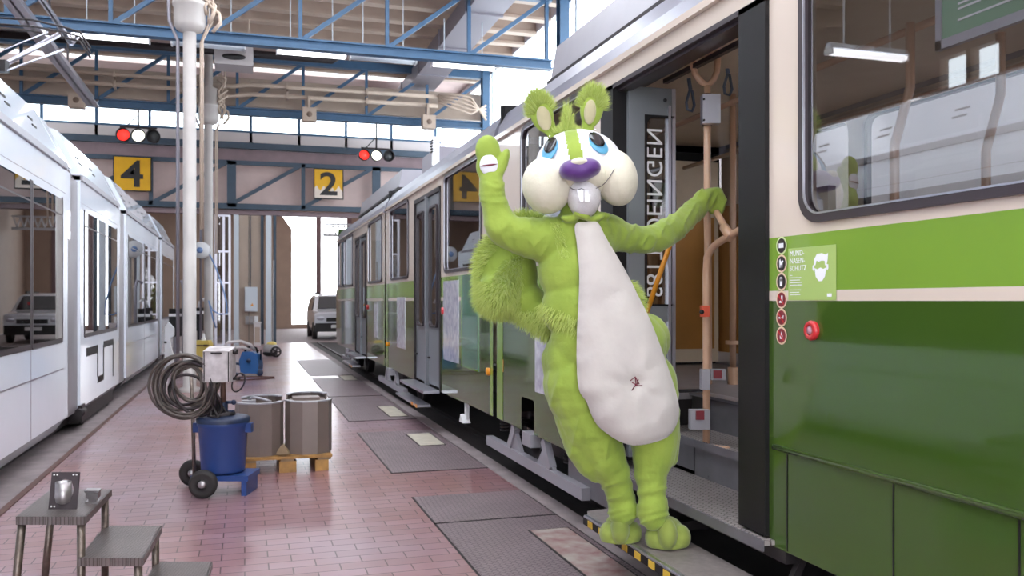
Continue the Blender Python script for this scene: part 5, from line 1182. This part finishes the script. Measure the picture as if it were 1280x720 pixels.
foot((775, 663, -.10), 'left shoe foot with three plush toes', .96); foot((834, 668, -.005), 'right shoe foot with three plush toes', 1.03)
# ---- belly cushion
poly_ = np.array([(719, 281), (733, 277), (747, 278), (757, 296), (770, 318), (784, 342), (798, 370), (812, 398), (824, 428), (836, 462), (845, 490), (849, 512), (846, 530), (836, 545), (818, 553), (795, 557), (777, 553), (760, 543), (747, 532), (739, 518), (733, 502), (724, 488), (721, 460), (721, 420), (723, 380), (724, 340), (721, 305)], float)
def spl(pts, n=6):
    out = []; m_ = len(pts)
    for i in range(m_):
        p0, p1, p2, p3 = (pts[(i + j) % m_] for j in (-1, 0, 1, 2))
        for k in range(n):
            t = k / n; out.append(.5 * ((2 * p1) + (-p0 + p2) * t + (2 * p0 - 5 * p1 + 4 * p2 - p3) * t * t + (-p0 + 3 * p1 - 3 * p2 + p3) * t ** 3))
    return np.array(out)
pl_ = spl(poly_)
def rowspan(v):
    xs = []
    for i in range(len(pl_)):
        a, c = pl_[i], pl_[(i + 1) % len(pl_)]
        if (a[1] - v) * (c[1] - v) < 0: xs.append(a[0] + (c[0] - a[0]) * (v - a[1]) / (c[1] - a[1]))
    return (min(xs), max(xs)) if len(xs) > 1 else None
NV, NU = 90, 40; v0_, v1_ = pl_[:, 1].min() + .05, pl_[:, 1].max() - .05
vs_f, vs_b = [], []
for i in range(NV + 1):
    s = i / NV; v = v0_ + (v1_ - v0_) * (.5 - .5 * math.cos(math.pi * s)); sp = rowspan(v); a, c = sp if sp else (vs_f[-1][0], vs_f[-1][0])
    for j in range(NU + 1):
        t = .5 - .5 * math.cos(math.pi * j / NU); u = a + (c - a) * t
        dist = float(np.min(np.hypot(pl_[:, 0] - u, pl_[:, 1] - v))); w = 1 - min(dist / 26, 1); hgt = math.sqrt(max(0, 1 - w * w))
        vv = (v - 278) / 279; mid = .115 + .06 * math.sin(math.pi * min(vv * .8, 1)) - .03 * max(0, vv - .75) * 4 * .3
        base = mid - .048 * ((u - (728 + (u * 0) + max(0, v - 300) * .21)) / 70) ** 2
        pk = math.hypot(u - 795, v - 480); ang = math.atan2(v - 480, u - 795)
        f = base + (.035 + .03 * vv) * hgt + .004 * math.sin(u * .11 + 1.5 * math.sin(v * .05)) * math.sin(v * .045 + 1) * hgt * (vv > .3) - .03 * math.exp(-(pk / 11) ** 2) + .0035 * (math.sin(ang * 9) + .7 * math.sin(ang * 5 + 1)) * math.exp(-((pk - 22) / 18) ** 2)
        rim = math.exp(-(dist / 9) ** 2); f += .003 * math.sin(v * .16 + u * .1) * math.exp(-((dist - 14) / 12) ** 2) * (1 if v > 430 else .1)
        vs_f.append((u, v, f)); vs_b.append((u, v, base - .05 * hgt))
b = MB(); n1_ = NU + 1; VV = [Q(*p) for p in vs_f] + [Q(*p) for p in vs_b]; T = len(vs_f); fs = []
for i in range(NV):
    for j in range(NU):
        a = i * n1_ + j; fs += [(a, a + 1, a + n1_ + 1, a + n1_), (T + a, T + a + n1_, T + a + n1_ + 1, T + a + 1)]
b.add(VV, fs, 0, True); belly = b.build('belly_cushion', M['belly'], ps, 'white padded belly')
b = MB()
def bs(u, v):
    i = min(range(T), key=lambda k: (vs_f[k][0] - u) ** 2 + (vs_f[k][1] - v) ** 2); return Q(u, v, vs_f[i][2] + .003)
for st_ in ([(788, 476), (794, 471), (799, 480)], [(794, 471), (795, 480), (790, 488)], [(790, 478), (797, 482), (803, 482)], [(792, 484), (796, 481), (798, 474)]): b.tube([bs(*p) for p in st_], .0022, 6)
b.build('navel_stitch', M['rthread'], belly, 'dark red stitched star')
b = MB()
def bodyline(pts, dd, r=.003): b.tube([Q(u, v, d_) for (u, v), d_ in zip(pts, dd)], r, 6)
# ---- head
CR = (724, 209, .0, 55, 47, .165)
def front(E, u, v, add=0.):
    cu, cv, cd_, ru, rv, rd = E[:6]; s = 1 - ((u - cu) / ru) ** 2 - ((v - cv) / rv) ** 2; return cd_ + rd * math.sqrt(max(s, .0)) + add
b = MB(); k = kk(0); nu_, nv_ = 150, 90; b.ell(Q(724, 209, 0), RT * 55 * k, FW * .165, UP * 47 * k, nu_, nv_)
vv_ = np.array(b.v); U, Vv, Dd = pix(vv_)
for i, f in enumerate(b.f):
    u, v, d = U[list(f)].mean(), Vv[list(f)].mean(), Dd[list(f)].mean()
    l = 705 + (v - 163) * .2; r_ = 720.5 + (v - 161) * .26
    if d < -.03: b.m[i] = 1
    elif d > 0 and l < u < r_: b.m[i] = 1
head = b.build('costume_head', [M['white_p'], M['plush']], ps, 'white and green squirrel head')
CL = (683.5, 232, .075, 31, 35.5, .135); CRt = (770, 222.5, .07, 26.5, 35.5, .135); MZ = (730, 246, .10, 21, 27, .115); NS = (724.5, 211.5, .215, 26.5, 13.5, .07)
def cheek(E, roll, nm='cheek'):
    b = MB(); ellv(b, *E, roll, 40, 26); return b.build(nm, M['cream_p'], head)
cheek(CL, 8); ck = cheek(CRt, 14)
b = MB(); ellv(b, 740, 224, .075, 22, 20, .135); ellv(b, 712, 222, .07, 16, 16, .125); b.build('muzzle', M['cream_p'], head)
b = MB(); ellv(b, *MZ, 0, 40, 26); mz = b.build('chin', M['mesh'], head, 'white mesh cloth chin')
b = MB()
for (a, c) in ((721, 729), (731, 739)):
    p = [(a, 237.5), (c, 237.5), ((c if a < 725 else c - 2), 252), ((a + 4 if a < 725 else a), 252)]
    b.prism([Q(u, v, front(MZ, u, v, .010)) for u, v in p], FW * .008)
b.build('tooth', M['wht'], mz)
b = MB(); ellv(b, NS[0] - 8, NS[1] + 1, .215, 18, 13, .066, 8); ellv(b, NS[0] + 9, NS[1] - 1, .215, 18, 12.5, .066, 6); ellv(b, NS[0] + 1, NS[1] + 3, .215, 19, 13, .068, 6)
nose = melt(b, 'nose', M['purple'], head, .005, 6, 'large purple nose')
b = MB(); ellv(b, 724, 202, .262, 10.5, 5.0, .022, 4); b.build('nose_highlight', M['cream_p'], nose)  # whitish highlight on top of the nose, built in as a cream patch
def onskin(b, E, u, v, ru, rv, tilt, lift, thick, m=0):
    cu, cv, cd_, Ru, Rv, Rd = E[:6]; d = front(E, u, v); k = kk(d)
    n = (RT * ((u - cu) / Ru ** 2 / k) + UP * (-(v - cv) / Rv ** 2 / k) - FW * ((d - cd_) / Rd ** 2)); n.normalize()
    a = math.radians(tilt); A = RT * math.cos(a) + UP * math.sin(a); A = (A - n * A.dot(n)).normalized(); C = n.cross(A)
    b.ell(Q(u, v, d) + n * lift, A * ru * k, C * rv * k, n * thick, 30, 12, m)
for (bu, pu, hl, nm) in (((688.5, 187.5, 11.5, 17.5, -12), (690.2, 184, 9.2, 13.6, -10), ((687, 178, 2.0), (690.5, 175.5, 1.2)), 'left eye'), ((747, 181, 13, 17.5, 24), (744.3, 177.5, 10, 14, 22), ((737.5, 170.5, 2.2), (742, 168, 1.5)), 'right eye')):
    b = MB(); onskin(b, CR, *bu, .006, .013); e_ = b.build('eye', M['eyeblue'], head)
    b = MB(); onskin(b, CR, *pu, .017, .007); b.build('pupil', M['eyeblack'], e_)
    b = MB()
    for (u, v, r) in hl: onskin(b, CR, u, v, r, r * 1.3, 0, .0245, .002)
    b.build('eye_highlight', M['wht'], e_)
b = MB()
def line(E, pts, r=.0016, add=.0015): b.tube([Q(u, v, front(E, u, v, add)) for u, v in pts], r, 6)
line(CR, [(703 + 1.2 * t * 3, 165 + 10.5 * t) for t in range(4)]); line(CR, [(705 + (v - 163) * .2, v) for v in (164, 175, 186, 197)]); line(CR, [(720.5 + (v - 161) * .26, v) for v in (163, 175, 186, 197)]); line(CR, [(724 + (v - 161) * .4, v) for v in (163, 175, 186, 196)])
line(CRt, [(752, 232.5), (757, 228), (762, 221.5), (767, 213), (770.5, 206), (772, 200.5)], .002); line(CRt, [(768, 197.5), (771, 200), (776, 201.5), (782, 201)], .0018)
b.tube([Q(u, v, max(front(MZ, u, v), front((740, 224, .075, 22, 20, .135), u, v)) + .003) for u, v in ((712, 234), (716, 236.5), (722, 237.5), (727, 235.5), (731, 237.5), (738, 237.5), (745, 235.5), (752, 232.5))], .002, 6)
b.build('seam_line', M['seam'], head, 'stitched smile and face seams')
# ---- ears, tuft
def ear(cu, cv, ru, rv, roll, iu, iv, iru, irv, iroll, base, seed, lab):
    b = MB(); ellv(b, cu, cv, .0, ru, rv, .030, roll); chain(b, [(base[0], base[1], .0, 7), ((base[0] + cu) / 2, (base[1] + cv) / 2, .0, 10), (cu, cv, .0, ru * .8)], 5, 0, 1, .45)
    e_ = melt(b, 'ear', M['plush'], head, .006, 4, lab)
    b = MB(); ellv(b, iu, iv, .028, iru, irv, .010, iroll); b.build('ear_lining', M['greyp'], e_)
    a = math.radians(roll); ax = np.array([-math.sin(a), math.cos(a)])
    def keep(u, v, d):
        x, y = (u - cu), -(v - cv); along = x * ax[0] + y * ax[1]; xi, yi = (u - iu) / (iru * 1.15), (v - iv) / (irv * 1.15)
        return (along > rv * np.where(d > 0, .0, -.1) ) & ~((xi * xi + yi * yi < 1) & (d > .0))
    p, n = sample(e_, 5200, keep, seed); c = np.array(Q(cu, cv + rv * .35, 0)); rad = p - c; rad /= np.linalg.norm(rad, axis=1)[:, None]
    strands(p, n * .4 + rad * 1.0, .042, .0010, 'fur', e_, None, .1, 'fur', seed)
ear(676.5, 141, 15, 26, 17, 680, 148, 8.8, 15.5, 14, (692, 170), 11, 'left ear'); ear(740, 134, 15, 26, -8, 737.5, 140, 7.5, 15.5, -6, (733, 166), 12, 'right ear')
r = np.random.default_rng(5); n = 1700; t = r.random(n); uu = 709 + r.normal(0, 6.5, n); ww = 166 - 3 * r.random(n) - 22 * t * np.exp(-((uu - 708) / 4.5) ** 2)
LL = .035 + .05 * np.exp(-((uu - 709) / 4.0) ** 2)
pp = np.array([Q(a, c, .01 + r.normal(0, .012)) for a, c in zip(uu, ww)]); dirs = np.array([UP + RT * (.05 * (a - 708)) for a in uu])
strands(pp, dirs, LL, .0012, 'hair_tuft', head, 'spiky lime hair tuft between the ears', .05, 'fur', 13)
# ---- tail
b = MB(); ellv(b, 634, 342, -.24, 38, 52, .12, 4); ellv(b, 660, 290, -.25, 32, 20, .10, -8); ellv(b, 658, 375, -.22, 24, 22, .10); ellv(b, 622, 366, -.18, 26, 27, .11); chain(b, [(660, 385, -.2, 18), (700, 410, -.12, 18), (720, 430, -.05, 16)], 5)
tail = melt(b, 'tail', M['plush'], ps, .011, 6, 'big fluffy curled tail')
def bare(u, v, d):
    x, y = (u - 650) / 52, (v - 372) / 72; rr = np.hypot(x, y); ang = np.degrees(np.arctan2(-y, -x))
    return (rr > .72) & (rr < .98) & (v > 295) & (v < 352) & (u > 597)
p, n = sample(tail, 21000, lambda u, v, d: ~(bare(u, v, d)) & (u < 690) & ~((u > 652) & (v > 315) & (v < 388)), 21)
c = np.array(Q(640, 340, -.2)); rad = p - c; rad /= np.linalg.norm(rad, axis=1)[:, None]
swirl = np.array([-RT.x, -RT.y, 0]) * .35 + np.array([0, 0, -1]) * .55
strands(p, n * .6 + rad * .35 + swirl * .75, .052, .0013, 'tail_fur', tail, None, .35, 'fur', 22)
# ---- fringes of fur on the suit
def fringe(keep, cnt, dirv, L, seed, nm='fur_fringe', lab=None):
    p, n = sample(body, cnt, keep, seed); strands(p, n * .45 + np.array(dirv)[None] * .9, L, .0013, nm, ps, lab, .3, 'fur', seed)
dn = -UP
def band(x0, y0, x1, y1, wdt):
    dx, dy = x1 - x0, y1 - y0; Ln = math.hypot(dx, dy)
    return lambda u, v, d: (np.abs((u - x0) * dy - (v - y0) * dx) / Ln < wdt) & ((u - x0) * dx + (v - y0) * dy > 0) & ((u - x0) * dx + (v - y0) * dy < Ln * Ln) & (d > -.12)
fringe(band(670, 384, 724, 408, 9), 60000, dn * .9 - RT * .3, .05, 31, lab='shaggy hem fringe at the left hip')
fringe(lambda u, v, d: (u > 786) & (u < 812) & (v > 348) & (v < 388) & (d > -.15), 60000, RT * .8 + dn * .3, .04, 32, lab='shaggy fringe at the right hip')
fringe(band(692, 276, 706, 322, 6), 50000, dn * .6 + RT * .3, .035, 33, lab='shaggy fur on the shoulder seam')
